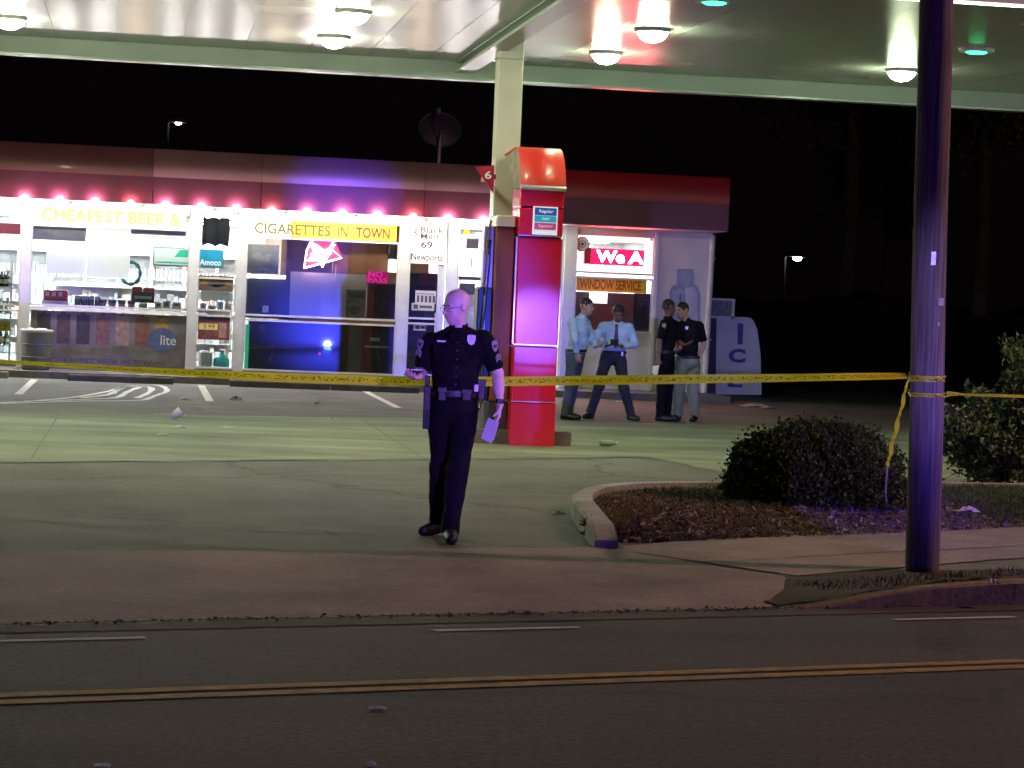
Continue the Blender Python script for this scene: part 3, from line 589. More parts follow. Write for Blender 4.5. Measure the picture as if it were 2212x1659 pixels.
# kerbs
kerbm = ground_mat('kerb_concrete', (.15, .14, .13), (.26, .24, .22), .25, .85, 1.5)
mb = MB(); uk = ru(1640, 1310); prof = [(0, 0), (.012, .9), (.04, 1), (.15, 1), (.15, 0)]
us = [uk, uk+.3, uk+.7, uk+1.1, uk+1.7, uk+1.72, uk+2.62, uk+2.64, uk+5, uk+9, 60]; hs = [.0, .02, .075, .12, .15, .15, .15, .15, .15, .15, .15]
v = []
for u_, h_ in zip(us, hs): v += [rp(u_, n_g+.0+a+.03*random.random(), b*h_+.001) for a, b in prof]
mb.add(v, [(5*k+i, 5*k+i+1, 5*k+6+i, 5*k+5+i) for k in range(len(us)-1) for i in range(4)]); struct(mb.build('road_kerb', ground_mat('dirty_road_kerb', (.12, .10, .05), (.22, .18, .09), .3, .85, 1.5)))
# verge between kerb and sidewalk
nv0, nv1 = n_g+.15, rn(2212, 1206)
V = []; Q = []; us = np.linspace(uk+.1, 30, 160); nn = 9
for i, u_ in enumerate(us):
    top = min(nv1, nv0+.12+max(0, (u_-uk))*.32+.05*math.sin(u_*5)); hh = .15*min(1, (u_-uk)/1.4)
    for j in range(nn): t = j/(nn-1); q = rp(u_, nv0+(top-nv0)*t, max(.002, hh*(1-.55*t)+.012*random.random())); V.append(q)
for i in range(len(us)-1):
    for j in range(nn-1): Q.append((i*nn+j, (i+1)*nn+j, (i+1)*nn+j+1, i*nn+j+1))
struct(np_mesh('verge_soil', V, Q, ground_mat('verge_earth', (.016, .012, .009), (.045, .034, .025), .6, .95, 1.5)))
# planting bed with its own kerb
bk = [(1290, 1148), (1272, 1130), (1252, 1102), (1240, 1084), (1246, 1070), (1275, 1058), (1335, 1050), (1420, 1047), (1640, 1046), (1850, 1046), (2212, 1050), (2700, 1060)]
BK = cr([at(x, y, z=.12) for x, y in bk], 8); mb = MB(); v = []
for k, p in enumerate(BK):
    d = (BK[min(k+1, len(BK)-1)]-BK[max(k-1, 0)]); d.z = 0; d.normalize(); n = Vector((d.y, -d.x, 0)); hh = .06+.09*min(1, k/5)
    for a, b in ((-.02, 0), (-.015, .9), (.01, 1), (.15, 1), (.16, 0)): q = p+n*a; v.append((q.x, q.y, b*hh))
mb.add(v, [(5*k+i, 5*k+i+1, 5*k+6+i, 5*k+5+i) for k in range(len(BK)-1) for i in range(4)]); mb.quad([v[i] for i in range(5)])
struct(mb.build('bed_kerb', ground_mat('pale_bed_kerb', (.22, .22, .2), (.38, .37, .34), .25, .85, 1.5)))
low = cr([at(x, y, z=0) for x, y in [(1262, 1152), (1290, 1166), (1400, 1172), (1600, 1164), (1960, 1152), (2212, 1140), (2700, 1120)]], 10)
upp = [p for p in BK[16:]]
def resample(P, n):
    P = np.array([tuple(p) for p in P]); s = np.r_[0, np.cumsum(np.linalg.norm(np.diff(P, axis=0), axis=1))]; t = np.linspace(0, s[-1], n)
    return np.stack([np.interp(t, s, P[:, i]) for i in range(3)], 1)
A_, B_ = resample(low, 150), resample(BK[4:], 150); A_[:, 2] = .004; B_[:, 2] = .09
nj = 40; G_ = A_[:, None]*(1-np.linspace(0, 1, nj))[None, :, None]+B_[:, None]*np.linspace(0, 1, nj)[None, :, None]
G_[:, :, 2] = .004+.1*np.clip(np.linspace(0, 1, nj)*3.2, 0, 1)[None, :]+rng.normal(0, .006, (150, nj))
Q = [(i*nj+j, (i+1)*nj+j, (i+1)*nj+j+1, i*nj+j+1) for i in range(149) for j in range(nj-1)]
struct(np_mesh('bed_soil', G_.reshape(-1, 3), Q, earthm))
def bedpt(n, a=(0, 1), b=(0, 1)):
    i = rng.uniform(a[0]*149, a[1]*149-.01, n); j = rng.uniform(b[0]*(nj-1), b[1]*(nj-1)-.01, n)
    return G_[i.astype(int), j.astype(int)]+rng.normal(0, .02, (n, 3))*[1, 1, 0]
def blades(P, h0, h1, w, lean, mats, name, label=None):
    n = len(P); a = rng.uniform(0, 2*math.pi, n); hh = rng.uniform(h0, h1, n); t = rng.normal(0, lean, (n, 2))
    d = np.stack([np.cos(a)*w, np.sin(a)*w, np.zeros(n)], 1); top = P+np.stack([t[:, 0]*hh, t[:, 1]*hh, hh], 1); mid = P+np.stack([t[:, 0]*hh*.3, t[:, 1]*hh*.3, hh*.6], 1)
    V = np.stack([P-d, P+d, mid+d*.7, mid-d*.7, top+d*.1, top-d*.1], 1).reshape(-1, 3); b = np.arange(n)[:, None]*6
    Q = np.concatenate([b+[0, 1, 2, 3], b+[3, 2, 4, 5]], 0); mi = np.tile(rng.integers(0, len(mats), n), 2)
    o = np_mesh(name, V, Q, mats, mi=mi, smooth=False); o['kind'] = 'stuff'; tag(o, label[0], label[1]); return o
def flakes(P, s0, s1, mats, name, label):
    n = len(P); s = rng.uniform(s0, s1, n)[:, None]; a = rng.normal(0, 1, (n, 3))*[1, 1, .3]; a /= np.linalg.norm(a, axis=1)[:, None]; c = np.cross(a, rng.normal(0, .4, (n, 3))+[0, 0, 1]); c /= np.linalg.norm(c, axis=1)[:, None]
    P = P+[0, 0, .012]; m = np.cross(a, c)*s*.25
    V = np.stack([P-a*s, P-c*s*.5+m, P+a*s, P+c*s*.5+m], 1).reshape(-1, 3); Q = np.arange(4*n).reshape(n, 4)
    o = np_mesh(name, V, Q, mats, mi=rng.integers(0, len(mats), n), smooth=False); o['kind'] = 'stuff'; tag(o, label[0], label[1]); return o
dry = [M('dry_grass_a', (.17, .135, .075), .9, spec=.1), M('dry_grass_b', (.09, .065, .025), .9, spec=.1), M('dry_grass_c', (.2, .155, .08), .9, spec=.1)]
grn = [M('green_grass_a', (.035, .075, .018), .8), M('green_grass_b', (.055, .09, .03), .8), M('green_grass_c', (.09, .1, .04), .8)]
blades(bedpt(30000, (.05, .62), (0, .9)), .01, .04, .004, 1.2, dry, 'dry_grass', ('brown dead grass covering the kerbed bed left of the utility pole', 'dry grass'))
gp = np.concatenate([bedpt(5000, (.34, .5), (.35, .88)), bedpt(6000, (.42, .62), (.3, .88)), bedpt(26000, (.6, .86), (.12, .93))])
blades(gp, .02, .065, .004, .6, grn, 'green_grass', ('short green grass round the bushes and right of the utility pole', 'grass'))
lf = [M('fallen_leaf_a', (.2, .185, .13), .9, spec=.1), M('fallen_leaf_b', (.13, .10, .06), .9, spec=.1), M('fallen_leaf_c', (.4, .37, .28), .9, spec=.1), M('fallen_leaf_d', (.09, .065, .04), .9, spec=.1)]
flakes(np.concatenate([bedpt(2600, (.04, .75), (0, .9)), bedpt(900, (.03, .6), (.02, .35))]), .014, .05, lf, 'fallen_leaves', ('dry fallen leaves scattered over the kerbed bed', 'leaves'))
vp = np.array([tuple(rp(rng.uniform(uk+.3, 16), nv0+rng.uniform(0, 1)**1.3*(nv1-nv0), .1)) for _ in range(16000)]); vp = vp[[(q[0]-O_.x)*N_.x+(q[1]-O_.y)*N_.y-nv0 < .12+max(0, ((q[0]-O_.x)*U.x+(q[1]-O_.y)*U.y-uk))*.3 for q in vp]]
blades(vp, .01, .05, .004, .9, dry+grn[:1], 'verge_grass', ('sparse dead grass between kerb and sidewalk at the pole foot', 'dry grass'))
sp = np.array([tuple(rp(rng.uniform(-14, uk+1), n_g+.045+rng.normal(0, .04), .004)) for _ in range(1800)])
flakes(sp, .006, .022, lf[1:2]+lf[3:]+[M('gutter_grit', (.05, .04, .03), .9)], 'gutter_debris', ('dark leaves and grit lying in the gutter line of the road', 'debris'))

# ------------------------------------------------------------------ canopy over the pumps
CF, CN, CX0, CX1 = 33.0, 21.75, -16.0, 24.0
ZS, ZB = 4.93, 4.70
canopy = thing('canopy', 'white steel fuel canopy with glossy panelled underside on one white column', 'canopy', (5.35, 29, 0))
def loc0(o, t): o.matrix_parent_inverse = Matrix.Translation(-Vector(t.location)); return o
def C_(mb, name, m, **k): return loc0(mb.build(name, m, canopy, **k), canopy)
def soffit_mat():
    m = bpy.data.materials.new('gloss_soffit_panel'); m.use_nodes = True; n = m.node_tree.nodes; l = m.node_tree.links; b = n['Principled BSDF']
    b.inputs['Base Color'].default_value = (.58, .63, .57, 1); b.inputs['Roughness'].default_value = .1; b.inputs['Specular IOR Level'].default_value = .6
    tc = n.new('ShaderNodeTexCoord'); mp = n.new('ShaderNodeMapping'); mp.inputs['Scale'].default_value = (.7, .12, 1); nz = n.new('ShaderNodeTexNoise'); nz.inputs['Scale'].default_value = 1.6; nz.inputs['Detail'].default_value = 3
    l.new(tc.outputs['Object'], mp.inputs[0]); l.new(mp.outputs[0], nz.inputs['Vector']); bp = n.new('ShaderNodeBump'); bp.inputs['Strength'].default_value = .35; bp.inputs['Distance'].default_value = .03
    l.new(nz.outputs['Fac'], bp.inputs['Height']); l.new(bp.outputs[0], b.inputs['Normal'])
    d = n.new('ShaderNodeTexNoise'); d.inputs['Scale'].default_value = .5; l.new(tc.outputs['Object'], d.inputs['Vector']); mr = n.new('ShaderNodeMapRange'); mr.inputs[3].default_value = .19; mr.inputs[4].default_value = .32; l.new(d.outputs['Fac'], mr.inputs[0]); l.new(mr.outputs[0], b.inputs['Roughness'])
    return m
sofm = soffit_mat(); whitem = M('white_steel', (.40, .47, .42), .28, var=.06, scale=1.5); gutm = M('gutter_grey', (.14, .16, .15), .5)  # plain dark grey shared by gutter strip, deck and roof
mb = MB(); x = CX0
while x < CX1-.01:                                                  # roll-formed panels running away from the road, a narrow groove between each
    w = .82; mb.box(x, x+w-.008, CN+.12, CF-.32, ZS, ZS+.03); mb.box(x+w-.008, x+w, CN+.12, CF-.32, ZS+.006, ZS+.04, 1); x += w
C_(mb, 'soffit', [sofm, M('panel_groove', (.2, .2, .18), .3)])
mb = MB(); mb.box(CX0, CX1, CF-.32, CF-.22, ZS+.05, ZS+.08, 1); mb.prism([(CF-.22, ZS+.09), (CF-.22, ZS+.02), (CF-.06, ZB+.03), (CF-.06, ZB+.09)], CX0, CX1, axis='x'); mb.box(CX0, CX1, CF-.1, CF+.1, ZB, ZB+.028)
C_(mb, 'inner_fascia', [whitem, gutm])
mb = MB(); mb.box(CX0, CX1, CF+.1, CF+.14, ZB, ZB+.95); mb.box(CX0, CX1, CN-.05, CN, ZB, ZB+.95); mb.box(CX0, CX1, CN, CN+.12, ZB, ZB+.028); mb.box(CX0-.05, CX0, CN, CF+.1, ZB, ZB+.95); mb.box(CX1, CX1+.05, CN, CF+.1, ZB, ZB+.95)
C_(mb, 'fascia', whitem)
C_(MB().box(CX0, CX1, CN, CF+.1, ZB+.8, ZB+.84), 'deck', gutm)
mb = MB(); mb.box(CX0, CX1, CN+.02, CN+.1, ZB-.012, ZB-.002, 0); C_(mb, 'edge_light_strip', M('lit_edge_tube', (1, 1, .95), emit=7, ecol=(1, .97, .85)))
xc = (at(1064, 440, Y=29.6).x+at(1120, 440, Y=29.6).x)/2; cw = (at(1120, 440, Y=29.6).x-at(1067, 440, Y=29.6).x)/2
mb = MB(); mb.bbox(xc-cw, xc+cw, 29.6, 29.9, .14, ZS+.3, .012); C_(mb, 'column', M('cream_painted_steel', (.62, .6, .5), .35, var=.08, scale=2))
xb = at(1098, 95, z=4.8).x
mb = MB(); mb.box(xb-.14, xb+.11, CN+.15, CF-.1, 4.79, 4.815); mb.box(xb-.03, xb+.0, CN+.15, CF-.1, 4.815, ZS-.004); mb.box(xb-.14, xb+.11, CN+.15, CF-.1, ZS-.02, ZS-.004); C_(mb, 'beam', whitem)
mb = MB(); mb.box(xc-cw-.03, xc+cw+.03, 29.55, 29.95, 4.69, 4.7); C_(mb, 'column_bracket', whitem)
# recessed lamps in their grid
hot = M('lit_lamp_lens', (1, 1, .8), emit=165, ecol=(.84, 1, .64)); hot2 = M('lit_lamp_lens_warm', (1, .9, .6), emit=165, ecol=(.95, 1, .66)); grl = M('green_lamp_lens', (.1, .8, .4), emit=14, ecol=(.02, .9, .3), rough=.2)
LX = [-9.6, -5.7, -1.74, 2.25, 5.73, 9.65, 13.6]; LY = [24.45, 27.5, 30.35]
lampfr = M('lamp_housing', (.8, .8, .76), .5)
for ix, x in enumerate(LX):
    for iy, y in enumerate(LY):
        green = (ix, iy) in ((4, 0), (5, 1)); off_ = (ix, iy) in ((5, 0), (6, 2))
        mb = MB(); mb.lathe([(.12, -.045), (.19, -.045), (.205, -.04), (.215, -.002), (.001, -.002)], (x, y, ZS), 20); fr = C_(mb, 'lamp_housing', lampfr)
        mb = MB(); r = .17
        if green: mb.lathe([(.001, -.055), (.09, -.05), (.16, -.02), (.17, 0)], (x, y, ZS-.013), 8, smooth=False)
        else: mb.lathe([(.001, -.15), (.08, -.135), (.14, -.1), (.175, -.05), (.18, -.034)], (x, y, ZS-.013), 18)
        o = mb.build('lamp_lens', grl if green else (M('unlit_lens', (.4, .4, .38), .2) if off_ else (hot2 if ix <= 3 else hot)), fr)

# ------------------------------------------------------------------ pump island
isl = MB(); il, ir = at(1022, 945, z=.1).x, at(1245, 950, z=.1).x
def round_rect(x0, x1, y0, y1, r, n=6):
    o = []
    for cx, cy, a in ((x1-r, y0+r, -90), (x1-r, y1-r, 0), (x0+r, y1-r, 90), (x0+r, y0+r, 180)):
        for k in range(n+1): t = R_(a+90*k/n); o.append((cx+r*math.cos(t), cy+r*math.sin(t)))
    return o
isl.prism(round_rect(il-.05, ir+.0, 28.25, 30.0, .12), 0, .16, axis='z'); isl.prism(round_rect(il-.03, ir-.02, 28.27, 29.98, .1), .16, .175, axis='z')
struct(isl.build('pump_island_kerb', kerbm))
PX0, PX1 = at(1105, 965, z=0).x, at(1197, 966, z=0).x; PY = 28.05
redp = M('glossy_red_panel', (.85, .016, .05), .24, var=.06, scale=1.2, coat=.8, bump=.03, bscale=3); redd = M('red_seam', (.12, .0, .01), .3)
pump = thing('fuel_pump', 'tall red fuel pump with curved hood and steel door beside the white column', 'fuel pump', (PX0+.25, 28.2, 0))
def P_(mb, name, m, par=None, **k):
    o = mb.build(name, m, par or pump, **k)
    if par is None: loc0(o, pump)
    return o
zz = lambda y: at(1165, y, Y=PY).z
zs = [(0, zz(870)), (zz(868), zz(748)), (zz(745), zz(513)), (zz(509), zz(449)), (zz(446), zz(407))]
for k, (a, b) in enumerate(zs):
    i = (.0, .008, .012, .008, .006)[k]; mb = MB(); mb.bbox(PX0+i, PX1-i, PY+i*.6, PY+.62, a+.002, b-.006, .012); P_(mb, 'red_panel', redp)
mb = MB(); mb.box(PX0+.02, PX1-.02, PY+.02, PY+.6, .01, zs[-1][1]-.01); P_(mb, 'inner_frame', redd)
zh = zz(407)
prof = [(0, 0), (.0, .03), (.03, .12), (.09, .23), (.18, .34), (.3, .43), (.42, .48), (.52, .50), (1.45, .44), (.62, .07), (.56, .0)]
mb = MB(); mb.prism([(PY+a, zh+b) for a, b in prof[:8]]+[(PY+1.42, zh+.42), (PY+.6, zh+.05), (PY+.55, zh)], PX0+.018, PX1-.004, axis='x'); P_(mb, 'hood_core', M('weathered_hood_side', (.16, .13, .10), .7, var=.5, scale=7, col2=(.36, .3, .24)))
mb = MB(); v = []; pr = [(a-.008, b) for a, b in prof[:8]]+[(1.46, .455)]
for a, b in pr: v += [(PX0+.004, PY+a, zh+b+.008), (PX1+.006, PY+a, zh+b+.008)]
mb.add(v, [(2*k, 2*k+1, 2*k+3, 2*k+2) for k in range(len(pr)-1)], smooth=True); o = P_(mb, 'curved_hood', M('red_hood_paint', (.68, .03, .02), .42, var=.06, scale=1.5, coat=.15)); o.modifiers.new('t', 'SOLIDIFY').thickness = .012
mb = MB(); mb.cyl((PX0+.004, PY-.012, zh+.004), (PX1+.006, PY-.012, zh+.004), .03); P_(mb, 'crease_highlight_bar', M('chrome_trim', (.9, .82, .8), .3, .8, var=.05))  # pale bar added to stand in for the highlight along the hood crease
chrome = MC['chrome_trim']
for x in (PX0-.004, PX1+.002): mb = MB(); mb.box(x-.006, x+.006, PY+.05, PY+.09, zs[2][0], zs[2][1]); P_(mb, 'edge_trim', chrome)
for z in (zs[1][0]-.004, zs[2][0]-.004, zs[3][0]-.004): mb = MB(); mb.box(PX0, PX1, PY-.004, PY+.01, z-.006, z+.006); P_(mb, 'joint_trim', chrome)
sx0, sx1 = at(1151, 475, Y=PY).x, at(1204, 475, Y=PY).x; s0, s1 = zz(507), zz(446)
mb = MB(); mb.box(sx0, sx1, PY-.012, PY+.01, s0, s1, 0); mb.box(sx0+.018, sx1-.014, PY-.0145, PY-.012, zz(465), zz(448.5), 1); mb.box(sx0+.018, sx1-.014, PY-.0145, PY-.012, zz(479.5), zz(465.8), 2); mb.box(sx0+.018, sx1-.014, PY-.0145, PY-.012, zz(496), zz(481), 3)
for t_, za, zb_, mi in (('Regular', 461, 452.5, 4), ('Super', 476, 468, 4), ('Supreme+', 493, 484, 5)):
    w = .035 if t_ == 'Super' else 0; letters(mb, t_, sx0+.07+w, sx1-.055-w, zz(za), zz(zb_), PY-.0155, mi, .01)
P_(mb, 'grade_sign', [M('sign_backlit_white', (.85, .85, .9), .4, emit=.55, ecol=(.7, .75, 1)), M('grade_blue', (.02, .07, .32), .3, emit=.35, ecol=(.03, .13, .5)), M('grade_teal', (.02, .35, .5), .3, emit=.4, ecol=(.02, .4, .6)), M('grade_pink', (.5, .06, .22), .3, emit=.35, ecol=(.6, .1, .3)), M('grade_text', (.7, .8, .95), .4, emit=.5), M('grade_text_pink', (.95, .55, .7), .4, emit=.5, ecol=(1, .4, .6))])
# steel body beside the red end panel
steel = M('brushed_steel_door', (.27, .075, .028), .62, 0, var=.12, scale=2.5, bump=.05, bscale=9); blackp = M('black_plastic', (.018, .022, .022), .35, var=.2)
bx0, bx1 = at(1065, 700, Y=28.3).x, PX0-.004; lx0 = at(1036, 700, Y=28.4).x; z9 = lambda y: at(1090, y, Y=28.3).z
mb = MB(); mb.bbox(bx0, bx1, 28.3, 28.66, z9(866), z9(489), .01); P_(mb, 'steel_door', steel)
mb = MB(); mb.bbox(bx0+.02, bx1, 28.32, 28.66, .16, z9(868), .01); mb.cyl((at(1077, 950, Y=28.3).x, 28.28, z9(949)), (at(1077, 950, Y=28.3).x, 28.33, z9(949)), .045, seg=14, mi=1); P_(mb, 'lower_door', [M('brown_base_door', (.10, .075, .06), .45, .4), blackp])
mb = MB(); mb.bbox(bx0-.02, bx1, 28.22, 28.95, z9(489), z9(465), .02); P_(mb, 'cream_cap', M('cream_cap', (.66, .6, .5), .4, var=.06))
mb = MB(); mb.bbox(lx0+.02, bx0-.006, 28.45, 28.64, z9(622), z9(489), .01); P_(mb, 'hose_column', M('pale_steel', (.36, .26, .26), .35, .5, var=.1, scale=3))
mb = MB(); mb.bbox(lx0-.04, bx0-.004, 28.38, 28.66, z9(870), z9(622), .02); mb.box(lx0+.03, lx0+.055, 28.365, 28.38, z9(750), z9(640), 1); P_(mb, 'holster_side', [blackp, M('holster_edge', (.4, .5, .5), .3, .5)])
mb = MB(); hx = at(1056, 540, Y=28.3).x; mb.tube(cr([(hx+.03, 28.42, z9(478)), (hx+.0, 28.3, z9(505)), (hx+.005, 28.24, z9(560)), (hx-.02, 28.22, z9(640)), (hx-.05, 28.22, z9(720)), (hx-.1, 28.2, z9(850)), (hx-.07, 28.2, z9(888)), (hx-.02, 28.25, z9(860)), (hx-.02, 28.3, z9(760))], 8), .013, 8); P_(mb, 'hose', blackp)
mb = MB(); mb.cyl((hx-.005, 28.26, z9(520)), (hx-.005, 28.26, z9(540)), .03, .024, 12); mb.cyl((hx-.003, 28.26, z9(543)), (hx-.003, 28.26, z9(552)), .018, seg=10); P_(mb, 'breakaway_coupling', blackp)
# numbered flag on the column
mb = MB(); fy = 28.62; f4 = [at(1028, 361, Y=fy), at(1068, 357, Y=fy), at(1066, 418, Y=fy), at(1046, 388, Y=fy)]; mb.prism([(p.x, p.z) for p in f4], fy, fy+.03); a = at(1047, 386, Y=fy); b = at(1062, 370, Y=fy)
mb.box(f4[1].x-.02, f4[1].x+.03, fy+.03, 29.6, a.z, a.z+.06, 0); letters(mb, '6', a.x, b.x, a.z, b.z, fy-.003, 1, .015)
o = mb.build('pump_number_sign', [M('red_flag_sign', (.42, .015, .02), .4), M('white_letter', (.8, .78, .74), .5, emit=.12)]); tag(o, 'small red flag sign with white number 6 fixed to the canopy column', 'sign')
# windscreen service bucket behind the officer
bx, by_ = at(1043, 880, Y=28.6).x, 28.5; bz = .175
t = thing('service_bucket', 'grey round windscreen wash bucket on the island beside the fuel pump', 'bucket', (bx, by_, bz))
mb = MB(); mb.lathe([(.09, 0), (.12, .32), (.125, .33), (.115, .33), (.11, .3)], (0, 0, 0), 20); mb.build('bucket_body', M('grey_plastic', (.3, .3, .3), .5), t); mb = MB(); mb.tube([(0.03, 0, .1), (.05, -.02, .5), (.06, -.02, .56)], .012); mb.box(-.04, .14, -.04, -.0, .54, .58); mb.build('squeegee', blackp, t)
# ------------------------------------------------------------------ convenience store
YF, YA, YB = 43.6, 42.5, 51.4
fX = lambda px, py=640, Y=YF: at(px, py, Y=Y).x
fZ = lambda py, px=700, Y=YF: at(px, py, Y=Y).z
store = thing('convenience_store', 'low brick-red trimmed petrol station shop with lit glass front and service window', 'shop', (2, 47, 0))
def S_(mb, name, m, par=None, **k):
    o = mb.build(name, m, par or store, **k)
    if par is None: loc0(o, store)
    return o
alu = M('aluminium_frame', (.55, .55, .54), .38, .3, var=.12, scale=2.5, bump=.05); wallw = M('white_painted_block', (.56, .56, .58), .75, var=.1, scale=1.2, bump=.25, bscale=4)
maroon = M('maroon_fascia', (.15, .018, .045), .42, var=.25, scale=.7, bump=.1, bscale=.8); maroonR = M('red_cap', (.42, .02, .03), .35, var=.15, scale=.6, bump=.08, bscale=1.2); maroon2 = M('maroon_cap', (.27, .075, .08), .34, var=.15, scale=.6, bump=.08, bscale=1.2, coat=.3)
maroon3 = M('sheen_cap', (.46, .19, .21), .36, .35, var=.15, scale=.45, bump=.12, bscale=1.2)  # paler colour paints a reflected sheen onto the middle cap segments
XL, XR = -13.0, at(1552, 640, Y=YF).x-.17
floor_z = .13
struct(MB().box(XL-3, XR+.15, 42.25, YF+.02, 0.001, .12).build('store_walkway', kerbm))
mb = MB(); mb.box(XL, XR, YF, YB, .0, floor_z-.004); S_(mb, 'floor_slab', M('store_floor', (.5, .5, .48), .3, var=.1))
zs0 = fZ(718, 1320); xw0, xw1 = fX(1240), fX(1408); xj = fX(1418)
mb = MB(); mb.box(xw0-.2, xj, YF-.02, YF+.14, floor_z, zs0); mb.box(xj, XR, YF-.02, YF+.14, floor_z, 3.06); mb.box(XR-.14, XR, YF+.14, YB, floor_z, 3.3); mb.box(XL, XL+.14, YF, YB, floor_z, 3.3); mb.box(XL, XR, YB-.14, YB, floor_z, 3.3)
S_(mb, 'wall', wallw)
mb = MB(); mb.box(XL-.3, XR, YA+.06, YB, 3.32, 3.4); mb.box(XL-.3, XR, YA+.22, YB, 3.4, 3.9, 1); S_(mb, 'roof', [gutm, M('roof_tar', (.02, .02, .02), .9)])
mb = MB(); mb.box(XL-.3, XR+.01, YA+.06, YF+.14, 3.09, 3.11); S_(mb, 'eaves_soffit', M('eaves_white', (.6, .58, .55), .6))
fxR = XR+.03; zl, zm, zt = 3.10, at(1400, 432, Y=YA).z, at(1065, 358, Y=YA).z
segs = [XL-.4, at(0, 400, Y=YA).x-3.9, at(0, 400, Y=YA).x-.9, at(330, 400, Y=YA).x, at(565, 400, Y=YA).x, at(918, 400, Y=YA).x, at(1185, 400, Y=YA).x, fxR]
for a, b in zip(segs[:-1], segs[1:]):
    mb = MB(); mb.box(a+.006, b-.006, YA, YA+.05, zl, zm); S_(mb, 'fascia', maroon)
    mb = MB(); n = 7; vv = []
    for k in range(n+1):
        x = a+.004+(b-a-.008)*k/n
        for (y, z) in ((-.012, zm-.02), (-.016, zm), (.012, zt-.03), (.05, zt)): vv.append((x, YA+y+.012*math.sin(k*2.1+a), z))
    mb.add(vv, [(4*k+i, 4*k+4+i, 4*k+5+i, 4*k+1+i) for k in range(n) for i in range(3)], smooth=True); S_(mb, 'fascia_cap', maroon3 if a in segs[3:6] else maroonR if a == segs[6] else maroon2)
mb = MB(); mb.box(fxR-.03, fxR, YA+.02, YB, zl, zt-.02); mb.box(XL-.4, fxR, YA+.17, YA+.2, 3.4, zt-.004); S_(mb, 'fascia_return', maroon)
zh0 = 3.04
mb = MB(); mb.box(XL, XR, YF-.03, YF+.1, fZ(478, 700)-.03, 3.085); S_(mb, 'header', M('white_header', (.66, .64, .6), .5, var=.06))
posts = [(-318, -296), (42, 64), (405, 426), (508, 529), (857, 879), (962, 986), (1080, 1092), (1213, 1240), (1408, 1418)]
for a, b in posts:
    d = .14 if (a, b) in ((42, 64), (405, 426), (1213, 1240)) else .07
    mb = MB(); mb.bbox(fX(a), fX(b), YF-d, YF+.06, floor_z, zh0+.02, .006); S_(mb, 'post', alu)
    if d < .1:
        mb = MB(); mb.box(fX(a)+.05, fX(b)-.05, YF-d-.012, YF-d, floor_z, zh0); S_(mb, 'post_seam', alu)
G0 = at(707, 750, Y=YF); d0 = (G0-Vector((0, 0, HC))).normalized(); n0_ = ((REFL-G0).normalized()-d0).normalized()
def window(x0, x1, ybot, ytop, pxm, tilt=None, inset=.0, glass=True):
    X0, X1 = fX(x0), fX(x1); z0, z1 = fZ(ybot, pxm), fZ(ytop, pxm); t = .035
    mb = MB(); mb.box(X0, X1, YF-.05, YF+.03, z0, z0+t); mb.box(X0, X1, YF-.05, YF+.03, z1-t, z1); mb.box(X0, X0+t*.6, YF-.045, YF+.03, z0+t, z1-t); mb.box(X1-t*.6, X1, YF-.045, YF+.03, z0+t, z1-t)
    w = S_(mb, 'window', alu)
    if glass:
        q = []
        for x, z in ((X0, z0), (X1, z0), (X1, z1), (X0, z1)):
            y = YF
            if tilt: y = YF+.005-((x-G0.x)*(tilt.x-nr.x)/abs(tilt.y)+(z-G0.z)*(tilt.z-nr.z)/abs(tilt.y))*-1
            q.append((x, y, z))
        MB().quad(q).build('pane', GLASS, w)
    return X0, X1, z0, z1
nr = Vector((0, -1, 0))
def pane_plane(X0, X1, z0, z1, n):
    return [(x, YF+.01-((x-G0.x)*n.x+(z-G0.z)*n.z)/n.y, z) for x, z in ((X0, z0), (X1, z0), (X1, z1), (X0, z1))]
def win2(x0, x1, yb, yt, pxm):                                    # pane set a degree out of plumb, as the photograph's reflections show
    X0, X1, z0, z1 = window(x0, x1, yb, yt, pxm, glass=False); w = store.children[-1] if False else None
    mb = MB(); mb.quad(pane_plane(X0+.01, X1-.01, z0+.02, z1-.02, n0_)); return mb, (X0, X1, z0, z1)
window(-296, 42, 660, 445, 20); window(-296, 42, 795, 668, 20); window(64, 405, 666, 488, 235)
window(426, 508, 592, 448, 466); window(426, 508, 672, 599, 466); window(426, 508, 797, 680, 466)
ub, _ = win2(529, 857, 688, 516, 690); S_(ub, 'pane', GLASS); mbp, ext = win2(529, 857, 806, 695, 690); S_(mbp, 'pane', GLASS)
window(879, 946, 690, 486, 912); window(879, 946, 812, 697, 912); window(986, 1080, 812, 486, 1030); window(1092, 1213, 812, 488, 1150)
window(1240, 1408, 592, 506, 1320); window(1240, 1408, 718, 599, 1320)
mb = MB(); mb.box(fX(64), fX(405), YF-.1, YF+.5, fZ(674, 235), fZ(667, 235)); S_(mb, 'window_sill', M('white_sill', (.7, .7, .68), .4))
mb = MB(); mb.box(XL, fX(1080), YF-.04, YF+.1, floor_z-.005, fZ(803, 700)); S_(mb, 'kick_plate', M('bronze_kick_plate', (.1, .09, .085), .4, .4))
mb = MB(); mb.cyl((fX(1528), YF-.09, floor_z), (fX(1531), YF-.09, 3.05), .055, seg=14); mb.box(fX(1519), fX(1540), YF-.05, YF-.02, 2.6, 2.63); mb.box(fX(1519), fX(1540), YF-.05, YF-.02, 1.1, 1.13); S_(mb, 'downpipe', M('cream_pipe', (.62, .6, .55), .5))
m4 = lambda x, y: (at(1196+x*.1736, 482.8+y*.1736, Y=YF-.03).x, at(1196+x*.1736, 482.8+y*.1736, Y=YF-.03).z)
jug = [(1535, 565), (1745, 565), (1750, 755), (1800, 800), (1825, 870), (1825, 1420), (1440, 1420), (1440, 860), (1470, 780), (1530, 755)]
